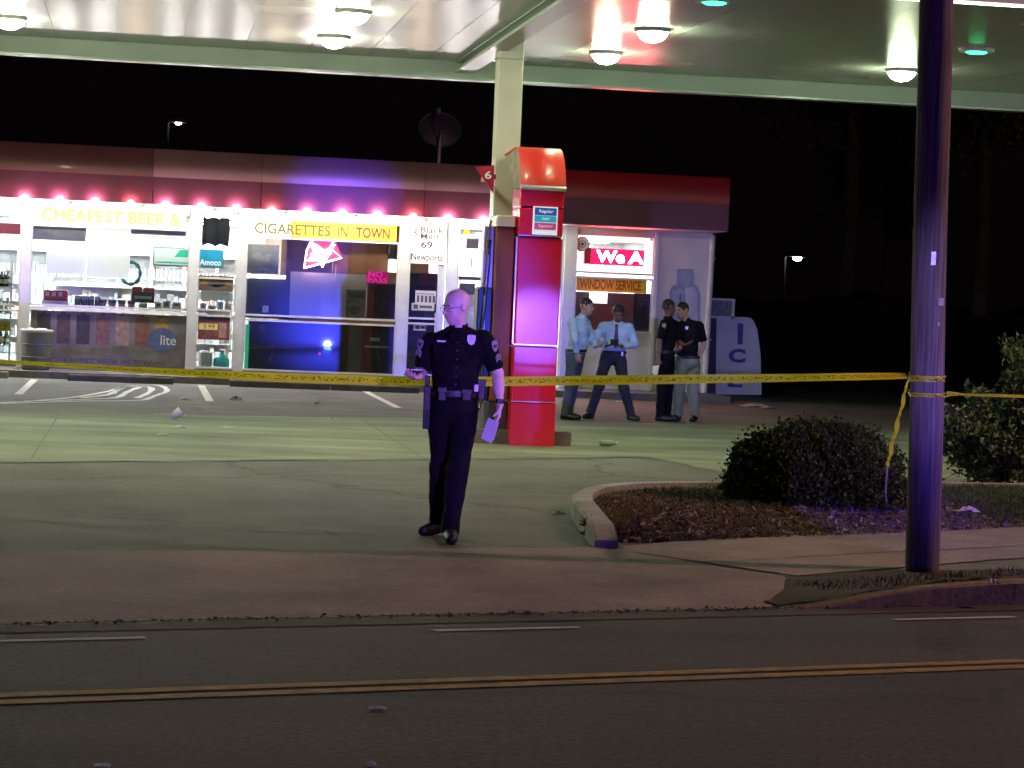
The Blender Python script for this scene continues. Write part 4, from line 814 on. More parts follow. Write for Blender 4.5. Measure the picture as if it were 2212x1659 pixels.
mb = MB(); mb.prism([m4(*p) for p in jug], YF-.026, YF-.02); mb.prism([m4(*p) for p in ((1580, 590), (1690, 590), (1700, 745), (1640, 770), (1575, 750))], YF-.029, YF-.026, 1)
mb.prism([m4(*p) for p in ((1640, 800), (1740, 790), (1790, 880), (1790, 1380), (1640, 1380))], YF-.029, YF-.026, 2); mb.prism([m4(*p) for p in ((1470, 830), (1600, 815), (1600, 870), (1470, 880))], YF-.029, YF-.026, 1); mb.box(m4(1610, 0)[0], m4(1622, 0)[0], YF-.0305, YF-.026, m4(0, 950)[1], m4(0, 810)[1], 3)
S_(mb, 'water_bottle_mural', [M('mural_blue', (.24, .28, .46), .7, var=.25, scale=5), M('mural_pale_blue', (.3, .34, .5), .7, var=.15), M('mural_light', (.4, .42, .56), .7, var=.2), M('mural_navy', (.03, .04, .14), .7)])
# string of lit globes under the fascia edge
bulbw = M('lit_globe', (1, .95, .9), emit=170, ecol=(1, .94, .9)); bulbo = M('lit_globe_orange', (1, .6, .3), emit=120, ecol=(1, .72, .5))
k = 0; px = -330
while px < 1075:
    x = at(px, 445, Y=YA-.05).x; mb = MB(); z = 3.085
    mb.sphere((x, YA-.062, z), .056, 12); mb2 = MB(); mb2.cyl((x, YA-.062, z), (x, YA+.0, z), .02, seg=8); s_ = S_(mb2, 'lamp_socket', M('socket', (.1, .1, .1), .5)); mb.build('lit_globe', bulbo if k % 4 == 0 else bulbw, s_)
    px += 76.5; k += 1
x = XL+.5
while x < fX(1075): mb = MB(); mb.box(x, x+1.15, YA+.16, YA+.24, 3.045, 3.085); S_(mb, 'added_eaves_tube', M('lit_eaves_tube', (1, 1, 1), emit=62, ecol=(1, .93, .88))); x += 1.25  # tubes added behind the fascia edge to brighten the header
# interior
mb = MB(); mb.box(XL+.14, XR-.14, YF+.1, YB-.14, 3.0, 3.04); ceil = S_(mb, 'ceiling', M('ceiling_tile', (.7, .7, .68), .8))
tubem = M('lit_ceiling_panel', (1, 1, 1), emit=95, ecol=(.93, 1, .98))
for x in np.arange(XL+1.2, XR-.6, 1.9):
    for y in (45.4, 48.0, 50.3):
        if x > 3.2 and y < 46 : continue
        mb = MB(); mb.box(x-.6, x+.6, y-.18, y+.18, 2.975, 2.995); S_(mb, 'ceiling_light', tubem)
mb = MB(); mb.box(2.55, 2.65, 45.6, YB-.2, floor_z, 3.0); mb.box(2.65, 5.4, 45.9, 46.0, floor_z, 3.0); S_(mb, 'interior_partition', M('tan_partition', (.16, .085, .045), .7, var=.2))
# --- things in and on the windows
def boxthing(name, label, cat, x0, x1, y0, y1, z0, z1, m, b=.01, group=None, deco=None):
    mb = MB(); mb.bbox(x0, x1, y0, y1, z0, z1, b)
    if deco: deco(mb, x0, x1, y0, y1, z0, z1)
    return tag(mb.build(name, m), label, cat, group)
def poster(name, label, cat, a, b, c, d, Y, mats, draw=None, th=.006, group=None):
    """a..c px across, b..d px down"""
    X0, X1 = at(a, (b+d)/2, Y=Y).x, at(c, (b+d)/2, Y=Y).x; Z1, Z0 = at((a+c)/2, b, Y=Y).z, at((a+c)/2, d, Y=Y).z
    mb = MB(); mb.box(X0, X1, Y, Y+th, Z0, Z1)
    if draw: draw(mb, lambda u: X0+(X1-X0)*u, lambda v: Z0+(Z1-Z0)*v, Y-.002)
    return tag(mb.build(name, mats), label, cat, group)
yel = M('yellow_banner', (.85, .52, .015), .6, var=.05, emit=.25, ecol=(1, .6, .02)); yelp = M('overlit_yellow_banner', (.92, .88, .55), .6, var=.03, emit=.35, ecol=(1, .97, .7)); dkr = M('banner_letter_red', (.16, .012, .001), .6); oli = M('banner_letter_olive', (.10, .09, .004), .6)  # the pale version paints overexposure into the banner colour
paleletter = M('banner_letter_overlit', (.62, .6, .08), .6)  # letters lightened the same way, washed out by painted overexposure
poster('banner', 'long yellow banner reading CHEAPEST BEER & over the left shop window', 'banner', 66, 447, 402, 487, YF-.075, [yelp, paleletter],
       lambda mb, X, Z, y: letters(mb, 'CHEAPEST BEER &', X(.07), X(.97), Z(.12), Z(.78), y, 1, .02))
def dr(mb, X, Z, y): letters(mb, 'CIGARETTES', X(.06), X(.56), Z(.14), Z(.80), y, 1, .022); letters(mb, 'IN', X(.61), X(.675), Z(.14), Z(.8), y, 1, .014); letters(mb, 'TOWN', X(.73), X(.955), Z(.14), Z(.8), y, 2, .026); mb.box(X(0), X(.3), y+.001, y+.0015, Z(0), Z(1), 3)
poster('banner', 'yellow banner reading CIGARETTES IN TOWN over the middle shop window', 'banner', 530, 480, 857, 515, YF-.075, [yel, oli, dkr, yelp], dr)
def dr(mb, X, Z, y):
    letters(mb, '&', X(.05), X(.2), Z(.72), Z(.92), y, 1, .004); letters(mb, 'Black', X(.24), X(.93), Z(.82), Z(.985), y, 1, .014); letters(mb, 'Mild', X(.25), X(.76), Z(.66), Z(.81), y, 1, .014)
    letters(mb, '69', X(.27), X(.62), Z(.41), Z(.60), y, 1, .03); letters(mb, 'Ea', X(.68), X(.82), Z(.42), Z(.56), y, 2); mb.cyl((X(.2), y, Z(.44)), (X(.2), y+.002, Z(.44)), .012, seg=8, mi=1)
    letters(mb, 'Newports', X(.0), X(.93), Z(.03), Z(.27), y, 1, .02); mb.box(X(.1), X(.85), y, y+.001, Z(.33), Z(.34), 2)
pw = M('white_poster', (.8, .74, .72), .6, var=.03, emit=.22, ecol=(1, .9, .88)); pk = M('poster_black', (.05, .04, .04), .6); pg = M('poster_grey', (.5, .46, .45), .6)
poster('price_poster', 'white hanging poster reading Black Mild 69 Ea Newports beside the door', 'poster', 889, 489, 963, 570, YF-.1, [pw, pk, pg], dr)
mb = MB(); xx = at(930, 480, Y=YF-.1).x; mb.cyl((xx, YF-.1, at(930, 489, Y=YF-.1).z), (xx, YF-.1, 3.09), .008, seg=6); tag(mb.build('sign_string', pk), 'short dark cord holding the white cigarette poster under the eaves', 'cord')
def dr(mb, X, Z, y): letters(mb, 'WINDOW SERVICE', X(.05), X(.92), Z(.16), Z(.84), y, 1, .022); mb.box(X(.93), X(1), y+.001, y+.0015, Z(0), Z(1), 2); mb.box(X(0), X(.01), y+.001, y+.0015, Z(0), Z(1), 2)
poster('window_sign', 'orange sign reading WINDOW SERVICE on the glass of the service window', 'sign', 1245, 600, 1397, 631, YF-.02, [M('orange_sign', (.75, .3, .02), .5, emit=.12, ecol=(1, .35, .01)), M('sign_red_letter', (.28, .03, .01), .5), M('sign_yellow_edge', (.55, .5, .03), .5)], dr)
# glowing sign box "We A"
def dr(mb, X, Z, y): letters(mb, 'We', X(.2), X(.66), Z(.14), Z(.88), y, 1, .03); letters(mb, 'A', X(.72), X(.98), Z(.14), Z(.88), y, 1, .03); mb.box(X(0), X(.12), y+.001, y+.0015, Z(0), Z(1), 2)
poster('lit_sign', 'glowing red sign with white letters We A inside the service window', 'sign', 1262, 538, 1394, 573, YF+.12, [M('lit_red_sign', (.8, .02, .05), emit=48, ecol=(1, .0003, .004)), M('lit_white_letter', (1, .9, .95), emit=60, ecol=(1, .35, .42)), M('sign_off_end', (.09, .04, .06), .5)], dr, th=.08)
def box_px(a, b, c, d, Y0, Y1): X0, X1 = at(a, (b+d)/2, Y=Y0).x, at(c, (b+d)/2, Y=Y0).x; Z1, Z0 = at((a+c)/2, b, Y=Y0).z, at((a+c)/2, d, Y=Y0).z; return X0, X1, Y0, Y1, Z0, Z1
glow = M('backlit_menu', (.9, .9, .9), emit=2.2, ecol=(1, .98, .97)); glow2 = M('backlit_strip', (.9, .9, .9), emit=1.6, ecol=(1, .97, 1))
tag(MB().bbox(*box_px(1262, 574, 1404, 591, YF+.2, YF+.3)).build('light_box', glow), 'bright white light box under the red lit sign in the service window', 'light box')
tag(MB().bbox(*box_px(1392, 520, 1408, 590, YF+.1, YF+.14)).build('light_box', glow2), 'narrow upright white light box right of the red lit sign', 'light box')
tag(MB().bbox(*box_px(1243, 506, 1404, 522, YF+.6, YF+.7)).build('light_box', glow2), 'long white light box along the top of the service window', 'light box')
cx, cz = at(1258, 527, Y=YF-.06).x, at(1258, 527, Y=YF-.06).z; mb = MB()
for r, y, mi in ((.14, .0, 0), (.122, .004, 1), (.065, .006, 0), (.05, .008, 1), (.03, .01, 0)):
    n = 8 if r > .1 else 20; mb.prism([(cx+r*math.cos(R_(22.5)+2*math.pi*i/n), cz+r*math.sin(R_(22.5)+2*math.pi*i/n)) for i in range(n)], YF-.062-y, YF-.058, mi)
tag(mb.build('window_sticker', [pk, M('sticker_grey', (.5, .5, .5), .5)]), 'grey eight-sided sign with round emblem at the corner of the service window', 'sign')
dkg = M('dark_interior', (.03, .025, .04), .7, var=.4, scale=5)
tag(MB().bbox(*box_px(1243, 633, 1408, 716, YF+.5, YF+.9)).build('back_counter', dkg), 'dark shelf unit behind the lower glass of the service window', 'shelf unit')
tag(MB().bbox(*box_px(1273, 630, 1312, 655, YF+.3, YF+.32), .004).build('menu_card', glow2), 'bright white card behind the service window glass', 'card')
poster('dark_poster', 'dark purple poster with faint lines at the right of the service window', 'poster', 1368, 634, 1403, 712, YF+.03, [M('purple_poster', (.035, .02, .09), .5, var=.3), M('poster_lilac', (.25, .2, .4), .5)], lambda mb, X, Z, y: [mb.box(X(.2), X(.2+.5*random.random()+.1), y, y+.001, Z(.95-.04*i), Z(.965-.04*i), 1) for i in range(10)])
poster('brown_poster', 'brown poster hanging behind the service window over the men', 'poster', 1280, 660, 1330, 712, YF+.3, [M('brown_poster_m', (.09, .035, .03), .6, var=.5, scale=18)])
tag(MB().bbox(*box_px(1352, 708, 1362, 724, YF-.12, YF-.04), .01).build('intercom_box', alu), 'small pale box on the service window ledge', 'box')
for i, (a, b, c, d) in enumerate(((1207, 508, 1214, 588), (1206, 596, 1214, 626), (1204, 642, 1213, 666))):
    tag(MB().bbox(*box_px(a, b, c+3, d, YF+.05, YF+.1), .01).build('light_strip', glow2), ('tall', 'middle', 'lowest short')[i]+' white lit panel in the gap right of the red pump', 'light panel')
# left bay and counter goods
wht = M('white_counter', (.75, .76, .76), .4); drk = M('bottle_dark_glass', (.012, .02, .014), .12, var=.3); grn2 = M('bottle_green_glass', (.02, .08, .03), .12, var=.2); foil = M('bottle_label', (.55, .52, .42), .5, var=.3, scale=30)
t = thing('bottle_rack', 'white wire shelf rack full of bottles behind the leftmost window', 'rack', (-3.9, YF+.55, floor_z))
mb = MB()
for z in (.38, .95, 1.42, 1.5): mb.box(-1.6, 1.6, -.2, .2, z-.02, z)
for x in (-1.6, -.5, .6, 1.58): mb.box(x-.015, x+.015, -.2, -.17, 0, 2.0)
mb.build('shelf_frame', wht, t)
bb = []
def bottle(label, x, y, z, m, h_=.28, r=.036, group='bottles on the rack behind the leftmost window'):
    mb = MB(); mb.lathe([(.001, 0), (r, .002), (r, h_*.55), (r*.9, h_*.64), (r*.38, h_*.78), (r*.34, h_*.95), (r*.4, h_*.96), (r*.4, h_), (.001, h_)], (0, 0, 0), 10)
    mb.lathe([(r+.001, h_*.18), (r+.0015, h_*.2), (r+.0015, h_*.45), (r+.001, h_*.46)], (0, 0, 0), 10, 1)
    o = mb.build('bottle', [m, foil]); o.location = (x, y, z); return tag(o, label, 'bottle', group)
b0 = bottle('tall bottle on the wire rack behind the leftmost window', -2.45, YF+.4, floor_z+1.42, drk); b1 = bottle('tall bottle on the wire rack behind the leftmost window', -2.55, YF+.4, floor_z+1.42, grn2)
for zi, z in enumerate((.38, .95, 1.42)):
    for k in range(13):
        for j in range(2):
            o = (b0 if (k*7+zi+j) % 3 else b1).copy(); COL.objects.link(o); o.location = (-3.78+k*.115+.02*j, YF+.42+.12*j, floor_z+z); o.scale = (1, 1, .9+.3*((k*5+zi) % 4)/4)
poster('price_tag', 'small yellow price card on the bottles at the left edge', 'price card', -14, 694, 22, 715, YF+.05, [M('yellow_card', (.6, .5, .03), .6), oli], lambda mb, X, Z, y: letters(mb, '9', X(.6), X(.8), Z(.2), Z(.8), y, 1))
poster('red_board', 'dull red board across the top of the leftmost window', 'board', -60, 481, 44, 505, YF+.25, [M('dull_red', (.22, .02, .04), .6)])
# interior shelving islands in the left of the shop
def gondola(label, x, y, w, h_, cols):
    t = thing('shelf_unit', label, 'shelf unit', (x, y, floor_z)); mb = MB(); mb.box(-w/2, w/2, -.03, .03, 0, h_); mb.box(-w/2, w/2, -.3, .3, 0, .12)
    for z in np.arange(.45, h_, .34): mb.box(-w/2, w/2, -.28, .28, z, z+.02)
    mb.build('shelving', wht, t)
    for zi, z in enumerate(np.arange(.14, h_-.1, .34)):
        mb = MB(); xx = -w/2+.03; zz0 = z if zi == 0 else .45+.34*(zi-1)+.022
        while xx < w/2-.12:
            ww = random.uniform(.06, .16); hh = random.uniform(.12, .26); mb.box(xx, xx+ww-.01, -.26+random.random()*.04, -.06, zz0, zz0+hh, random.randrange(len(cols))); xx += ww
        o = mb.build('shelf_goods', cols, t); o['kind'] = 'stuff'
goods = [M('pack_red', (.4, .05, .06), .5), M('pack_blue', (.12, .2, .4), .5), M('pack_white', (.75, .75, .75), .5), M('pack_yellow', (.65, .55, .2), .5), M('pack_green', (.2, .4, .28), .5), M('pack_dark', (.05, .05, .06), .5)]
pale = [M('pale_pack_a', (.7, .7, .68), .5), M('pale_pack_b', (.5, .38, .38), .5), M('pale_pack_c', (.35, .42, .5), .5), M('pale_pack_d', (.66, .66, .5), .5), M('pale_pack_e', (.75, .78, .78), .5), M('pale_pack_f', (.22, .22, .25), .5)]
gondola('stocked white shelf unit in the left of the shop', -.9, 46.2, 1.5, 1.55, pale); gondola('stocked white shelf unit behind the counter goods', .9, 47.2, 1.6, 1.5, pale); gondola('stocked white shelf unit at the far left inside the shop', -3.2, 47.5, 2.0, 1.6, pale)
t = thing('drinks_cooler', 'row of lit drinks coolers along the back wall of the shop', 'cooler', (-1.2, 51.0, floor_z)); mb = MB(); mb.box(-3.4, 3.4, -.1, .22, 0, .2); mb.box(-3.4, 3.4, -.1, .22, 2.15, 2.5); [mb.box(x-.03, x+.03, -.1, .2, .2, 2.15) for x in np.arange(-3.4, 3.5, .68)]; mb.build('cabinet', wht, t)
mb = MB()
for x in np.arange(-3.35, 3.3, .085):
    for z in (.25, .6, .95, 1.3, 1.65): mb.cyl((x, .05, z), (x, .05, z+.22), .032, .026, 6, random.randrange(5))
o = mb.build('drinks_bottles', pale, t); o['kind'] = 'stuff'
zc = fZ(667, 235)
t = thing('soda_carton', 'red soda carton stack standing on the sill of the left window', 'carton', (0, 0, 0)); X0, X1, Y0, Y1, Z0, Z1 = box_px(94, 627, 146, 652, YF+.15, YF+.45)
mb = MB(); mb.bbox(X0, X1, Y0, Y1, Z0+.02, Z1, .008); mb.box(X0-.002, X1+.002, Y0-.004, Y0, Z0+.02, Z0+.06, 1); mb.build('carton_body', [goods[0], M('carton_dark_red', (.25, .01, .02), .5)], t)
mb = MB(); [mb.box(X0+.03+i*.115, X0+.1+i*.115, Y0-.006, Y0-.002, Z0+.1, Z1-.03) for i in range(3)]; mb.build('carton_print', M('print_cream', (.75, .6, .5), .5), t)
mb = MB(); mb.bbox(X0-.02, X1+.02, Y0-.02, Y1+.02, Z0-.08, Z0+.02, .005); mb.build('display_tray', wht, t)
X0, X1, Y0, Y1, Z0, Z1 = box_px(284, 622, 334, 654, YF+.12, YF+.5)
mb = MB(); mb.bbox(X0, X1, Y0, Y1, Z0, Z0+.2, .006, 0); mb.bbox(X0, X0+.19, Y0, Y1, Z0+.2, Z1+.02, .02, 1); mb.bbox(X0+.2, X1, Y0, Y1, Z0+.2, Z1+.01, .02, 1); mb.box(X0+.05, X1-.05, Y0-.004, Y0, Z0+.07, Z0+.12, 2)
tag(mb.build('carton_stack', [goods[5], goods[0], M('print_pale', (.6, .65, .62), .5)]), 'black carton with two red packs on top on the window sill', 'carton')
can = MB(); can.lathe([(.001, 0), (.05, .001), (.055, .012), (.055, .2), (.048, .215), (.001, .216)], (0, 0, 0), 12); can.lathe([(.056, .05), (.0565, .055), (.0565, .14), (.056, .145)], (0, 0, 0), 12, 1)
c0 = can.build('drink_can', [M('can_grey_blue', (.2, .22, .32), .35, .4), M('can_band', (.06, .07, .14), .4)]); c0.location = (at(168, 645, Y=YF+.2).x, YF+.2, zc); tag(c0, 'tall grey-blue can in the row on the left window sill', 'can', 'row of cans on the left window sill')
for k in range(1, 6): c = c0.copy(); COL.objects.link(c); c.location = (c0.location.x+.118*(k % 4), YF+.2+.13*(k//4), zc)
cup = MB(); cup.lathe([(.001, 0), (.05, .001), (.075, .16), (.078, .165), (.001, .166)], (0, 0, 0), 12); cup.lathe([(.066, .1), (.076, .15), (.0785, .152)], (0, 0, 0), 12, 1)
u0_ = cup.build('paper_tub', [M('tub_pink', (.45, .3, .3), .5), M('tub_dark', (.12, .14, .16), .5)]); tag(u0_, 'pinkish round tub in the row on the left window sill', 'tub', 'row of tubs on the left window sill'); u0_.location = (at(222, 645, Y=YF+.2).x, YF+.2, zc)
for k in range(1, 4): c = u0_.copy(); COL.objects.link(c); c.location = (u0_.location.x+.17*k, YF+.2+.02*k, zc)
rngp = random.Random(3)
for k, (a, b, c, d) in enumerate(((335, 652, 350, 665), (352, 650, 368, 665), (372, 653, 392, 665), (300, 655, 318, 665), (432, 655, 445, 671), (449, 660, 466, 671), (470, 652, 482, 671), (486, 657, 500, 671))):
    lab = ['small white pack left of the price label', 'small pink pack beside the black carton', 'white pack with dark print by the blue-lit post', 'green striped pack under the black carton', 'white pack just right of the blue-lit post', 'low grey pack on the narrow window sill', 'tall white pack on the narrow window sill', 'pale pack at the right end of the narrow sill'][k]
    X = box_px(a, b, c, d, YF+.12, YF+.3); mb = MB(); mb.bbox(*X[:4], zc if a < 420 else X[4], X[5], .006); mb.box(X[0]+.03, X[1]-.03, X[2]-.003, X[2], X[4]+.03, X[5]-.03, 1); tag(mb.build('small_pack', [goods[(2, 2, 2, 4, 2, 2, 2, 2)[k]], goods[(5, 0, 5, 2, 1, 5, 1, 3)[k]]]), lab, 'pack')
poster('window_blind', 'grey-lilac half-lowered blind at the upper left of the left window', 'blind', 70, 490, 186, 520, YF+.12, [M('grey_blind', (.17, .16, .2), .7, var=.2)])
poster('window_blind', 'lilac blind strip at the upper right of the left window', 'blind', 283, 493, 402, 508, YF+.12, [M('lilac_blind', (.2, .17, .3), .7, var=.2)])
poster('white_sheet', 'large blank white sheet hanging in the middle of the left window', 'poster', 189, 488, 281, 600, YF+.1, [M('backlit_sheet', (.9, .9, .9), .6, emit=.9)])
poster('white_sheet', 'wide blank white sheet left of the wreath, low in the left window', 'poster', 100, 530, 187, 592, YF+.14, [M('backlit_sheet_b', (.9, .9, .9), .6, emit=.8)])
poster('white_sheet', 'blank white sheet above the teal brand sign in the left window', 'poster', 290, 509, 398, 534, YF+.3, [MC['backlit_sheet']])
t = thing('wreath', 'dark teal round wreath hanging in the middle of the left window', 'wreath', (at(282, 590, Y=YF+.3).x, YF+.3, at(282, 590, Y=YF+.3).z)); mb = MB()
mb.tube([(.17*math.cos(a), 0, .2*math.sin(a)) for a in np.linspace(-2.6, 1.9, 22)], [.018+.02*abs(math.sin(k*.9)) for k in range(22)], 8); mb.build('ring', M('teal_foliage', (.03, .14, .15), .7, var=.5, scale=30, bump=.5), t)
def dr(mb, X, Z, y):
    mb.box(X(.02), X(.66), y, y+.001, Z(.08), Z(.95), 1); mb.box(X(.62), X(.98), y-.001, y, Z(.08), Z(.95), 2); mb.prism([(X(.3), Z(.5)), (X(.38), Z(.9)), (X(.56), Z(.92)), (X(.6), Z(.5))], y-.002, y-.001, 4)
    letters(mb, 'Amoco', X(.66), X(.96), Z(.14), Z(.46), y-.003, 3, .02); mb.box(X(.05), X(.6), y-.002, y-.001, Z(.16), Z(.24), 4)
poster('fuel_brand_sign', 'teal and green lit panel sign with white lettering behind the left blue post', 'sign', 330, 536, 484, 577, YF+.22, [M('sign_rim_grey', (.4, .4, .4), .5), M('sign_pale', (.75, .85, .8), .4, emit=.5, ecol=(.8, 1, .95)), M('sign_cyan', (.02, .38, .6), .4, emit=.35, ecol=(.0, .5, .85)), M('sign_white', (.9, .9, .9), .4, emit=.8), M('sign_green', (.03, .55, .3), .4, emit=.3, ecol=(.05, .9, .5))], dr, th=.05)
mb = MB(); X = box_px(437, 468, 496, 534, YF+.2, YF+.3); xs = np.linspace(X[0], X[1], 9)
vv = []; 
for i, x in enumerate(xs): vv += [(x, YF+.2+.04*math.sin(i*1.7), X[5]-.03*abs(math.sin(i))), (x+.02*math.sin(i*3), YF+.24+.05*math.sin(i*1.3+1), X[4]+.06*abs(math.sin(i*2.3)))]
mb.add(vv, [(2*i, 2*i+2, 2*i+3, 2*i+1) for i in range(8)], smooth=True); o = mb.build('hanging_jacket', M('black_fabric', (.012, .014, .014), .8)); o.modifiers.new('t', 'SOLIDIFY').thickness = .02; tag(o, 'black jacket hanging at the top of the narrow window', 'jacket')
poster('brown_poster', 'brown advert with dark print across the narrow window', 'poster', 427, 596, 504, 629, YF-.012, [M('advert_brown', (.10, .07, .012), .6, col2=(.2, .14, .03), scale=5), pk], lambda mb, X, Z, y: (mb.box(X(.04), X(.96), y, y+.001, Z(.05), Z(.42), 1), mb.prism([(X(.25), Z(.45)), (X(.35), Z(.65)), (X(.7), Z(.65)), (X(.8), Z(.4)), (X(.5), Z(.25))], y, y+.001, 1)))
def dr(mb, X, Z, y): mb.box(X(.03), X(.62), y, y+.001, Z(.42), Z(.68), 1); letters(mb, '3.99', X(.16), X(.52), Z(.46), Z(.65), y-.001, 2, .01); mb.box(X(.66), X(.9), y, y+.001, Z(.1), Z(.72), 3); mb.box(X(0), X(1), y, y+.001, Z(.78), Z(1), 4)
poster('beer_poster', 'maroon beer advert with a yellow price strip low in the narrow window', 'poster', 428, 683, 496, 734, YF-.012, [M('advert_maroon', (.13, .03, .03), .6, var=.5, scale=14), goods[3], pk, M('advert_pink', (.3, .16, .15), .6, var=.5, scale=25), M('advert_purple', (.05, .02, .1), .6)], dr)
t = thing('teal_jug', 'teal plastic jug among goods at the foot of the narrow window', 'jug', (at(478, 785, Y=YF+.3).x, YF+.3, fZ(793, 466))); mb = MB(); mb.lathe([(.001, 0), (.14, .002), (.15, .03), (.145, .14), (.08, .2), (.05, .23), (.05, .26), (.001, .265)], (0, 0, 0), 14); mb.build('jug_body', M('teal_plastic', (.02, .4, .42), .35), t); mb = MB(); mb.cyl((0, 0, .265), (0, 0, .3), .055, seg=12); mb.build('cap', goods[1], t)
tag(MB().bbox(*box_px(430, 758, 458, 793, YF+.25, YF+.5), .03).build('crate', M('grey_crate', (.3, .32, .32), .5, var=.3, scale=20)), 'pale grey crate left of the teal jug in the narrow window', 'crate')
tag(MB().bbox(*box_px(430, 628, 503, 648, YF+.3, YF+.5), .03).build('shelf_box', wht), 'long white box above the packs in the narrow window', 'box')
# advert panel under the left window
def dr(mb, X, Z, y):
    letters(mb, 'CHEAPEST BEER IN TOWN!', X(.13), X(.87), Z(.07), Z(.17), y-.002, 1, .02)
    for i in range(7): mb.box(X(.04+.125*i), X(.04+.125*i+.085), y, y+.001, Z(.42), Z(.95), (2, 3, 2, 4, 5, 4, 6)[i]); mb.box(X(.065+.125*i), X(.095+.125*i), y-.001, y, Z(.95), Z(.98), 2)
    mb.prism([(X(.84)+.26*math.cos(a), Z(.55)+.22*math.sin(a)) for a in np.linspace(0, 6.2, 14)], y-.003, y-.001, 7); letters(mb, 'lite', X(.83), X(.93), Z(.46), Z(.64), y-.004, 8, .01)
poster('beer_advert', 'long dark beer advert panel filling the glass under the left window', 'poster', 65, 676, 404, 796, YF-.02, [M('advert_dark', (.055, .05, .052), .45, var=.5, scale=2.5, col2=(.14, .13, .125)), pk, M('ad_black', (.02, .018, .02), .5, var=.5, scale=10), M('ad_brownblack', (.05, .03, .028), .5, var=.5, scale=10), M('ad_rust', (.12, .05, .04), .5, var=.5, scale=12), M('ad_tan', (.2, .13, .1), .5, var=.4, scale=12), M('ad_gold', (.22, .14, .03), .5, var=.5, scale=12), M('ad_blue', (.05, .07, .17), .5, var=.4, scale=15), M('ad_letter', (.45, .45, .45), .5)], dr)
# middle window
neon = M('neon_tube_pink', (1, .6, .6), emit=30, ecol=(1, .32, .38)); neonw = M('neon_tube_white', (1, .9, .9), emit=26, ecol=(1, .86, .84))
nt = thing('neon_sign', 'glowing star-shaped neon beer sign in the middle window', 'neon sign', tuple(at(697, 548, Y=YF+.15)))
def npx(*p): c = at(697, 548, Y=YF+.15); return [tuple(at(x, y, Y=YF+.15)-c) for x, y in p]
mb = MB(); mb.prism([(p[0], p[2]) for p in npx((657, 579), (668, 522), (722, 513), (740, 557))], .03, .05); mb.build('sign_backing', M('neon_back_red', (.35, .02, .05), .5, emit=.15, ecol=(1, .05, .1)), nt)
mb = MB(); mb.tube(npx((657, 579), (738, 557), (712, 535), (726, 514)), .012); mb.tube(npx((657, 579), (663, 540), (672, 522)), .012); mb.build('outline_tube', neon, nt)
mb = MB(); sp_ = npx((672, 525), (695, 548), (722, 530), (704, 556), (696, 575), (688, 560), (668, 562), (682, 545), (672, 525)); mb.tube(sp_, .028); mb.tube(npx((680, 530), (700, 545), (715, 545)), .03); mb.tube(npx((672, 550), (690, 552), (700, 565)), .03); mb.build('star_tube', neonw, nt)
mb = MB(); mb.tube([(.25, 0, -.2), (.255, .02, -.6), (.27, .03, -.9)], .006); mb.build('power_lead', wht, nt)
poster('white_board', 'large pale board leaning inside the middle window, lit blue', 'board', 626, 590, 790, 690, YF+.22, [M('pale_board', (.52, .5, .5), .7, var=.12, scale=1.5)])
tag(MB().bbox(*box_px(720, 520, 838, 590, YF+.35, YF+.6), .01).build('cardboard_box', M('brown_cardboard', (.17, .07, .03), .8, var=.15)), 'big brown cardboard box behind the neon sign in the middle window', 'box')
poster('picture_poster', 'grey poster with a dark picture at the upper left of the middle window', 'poster', 534, 528, 602, 591, YF+.1, [M('grey_poster', (.36, .35, .36), .6, var=.15), pk, pg], lambda mb, X, Z, y: (mb.prism([(X(.1), Z(.55)), (X(.3), Z(.75)), (X(.5), Z(.6)), (X(.75), Z(.7)), (X(.7), Z(.4)), (X(.3), Z(.45))], y, y+.001, 2), mb.box(X(.35), X(.7), y-.001, y, Z(.12), Z(.2), 2)))
tag(MB().cyl(at(532, 596, Y=YF+.15), at(617, 599, Y=YF+.15), .03, seg=10).build('shelf_light_tube', M('lit_shelf_tube', (1, 1, 1), emit=6, ecol=(.85, .95, 1))), 'glowing tube light across the left of the middle window', 'light')
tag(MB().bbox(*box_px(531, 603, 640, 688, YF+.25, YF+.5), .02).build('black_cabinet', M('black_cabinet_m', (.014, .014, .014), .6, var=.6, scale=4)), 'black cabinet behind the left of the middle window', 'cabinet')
poster('small_notice', 'tiny white notice with a black mark on the black cabinet', 'notice', 567, 660, 580, 675, YF+.2, [wht, pk], lambda mb, X, Z, y: letters(mb, 'k', X(.4), X(.65), Z(.3), Z(.75), y, 1))
poster('magenta_sign', 'small magenta sign at the right of the middle window', 'sign', 792, 586, 838, 612, YF+.12, [M('magenta_dark', (.3, .0, .12), .5, emit=.25, ecol=(1, .0, .35)), M('magenta_bright', (.8, .02, .35), .5, emit=.7, ecol=(1, .02, .45))], lambda mb, X, Z, y: (letters(mb, 'NO', X(.08), X(.75), Z(.52), Z(.98), y, 1, .02), letters(mb, 'PASS', X(.05), X(.97), Z(.05), Z(.46), y, 1, .02)))
poster('grey_notice', 'grey printed notice taped in the lower right of the middle window', 'notice', 747, 626, 790, 689, YF+.06, [M('notice_grey', (.13, .13, .17), .7, var=.15), M('notice_dark', (.05, .05, .07), .7, var=.3, scale=20)], lambda mb, X, Z, y: (mb.box(X(.15), X(.9), y, y+.001, Z(.7), Z(.92), 1), mb.box(X(.1), X(.5), y, y+.001, Z(.6), Z(.66), 1), mb.prism([(X(.3), Z(.15)), (X(.15), Z(.35)), (X(.4), Z(.45)), (X(.75), Z(.4)), (X(.6), Z(.15))], y, y+.001, 1)))
tag(MB().bbox(*box_px(792, 612, 857, 688, YF+.2, YF+.4), .02).build('tall_rack', dkg), 'dark upright panel under the magenta sign', 'panel')
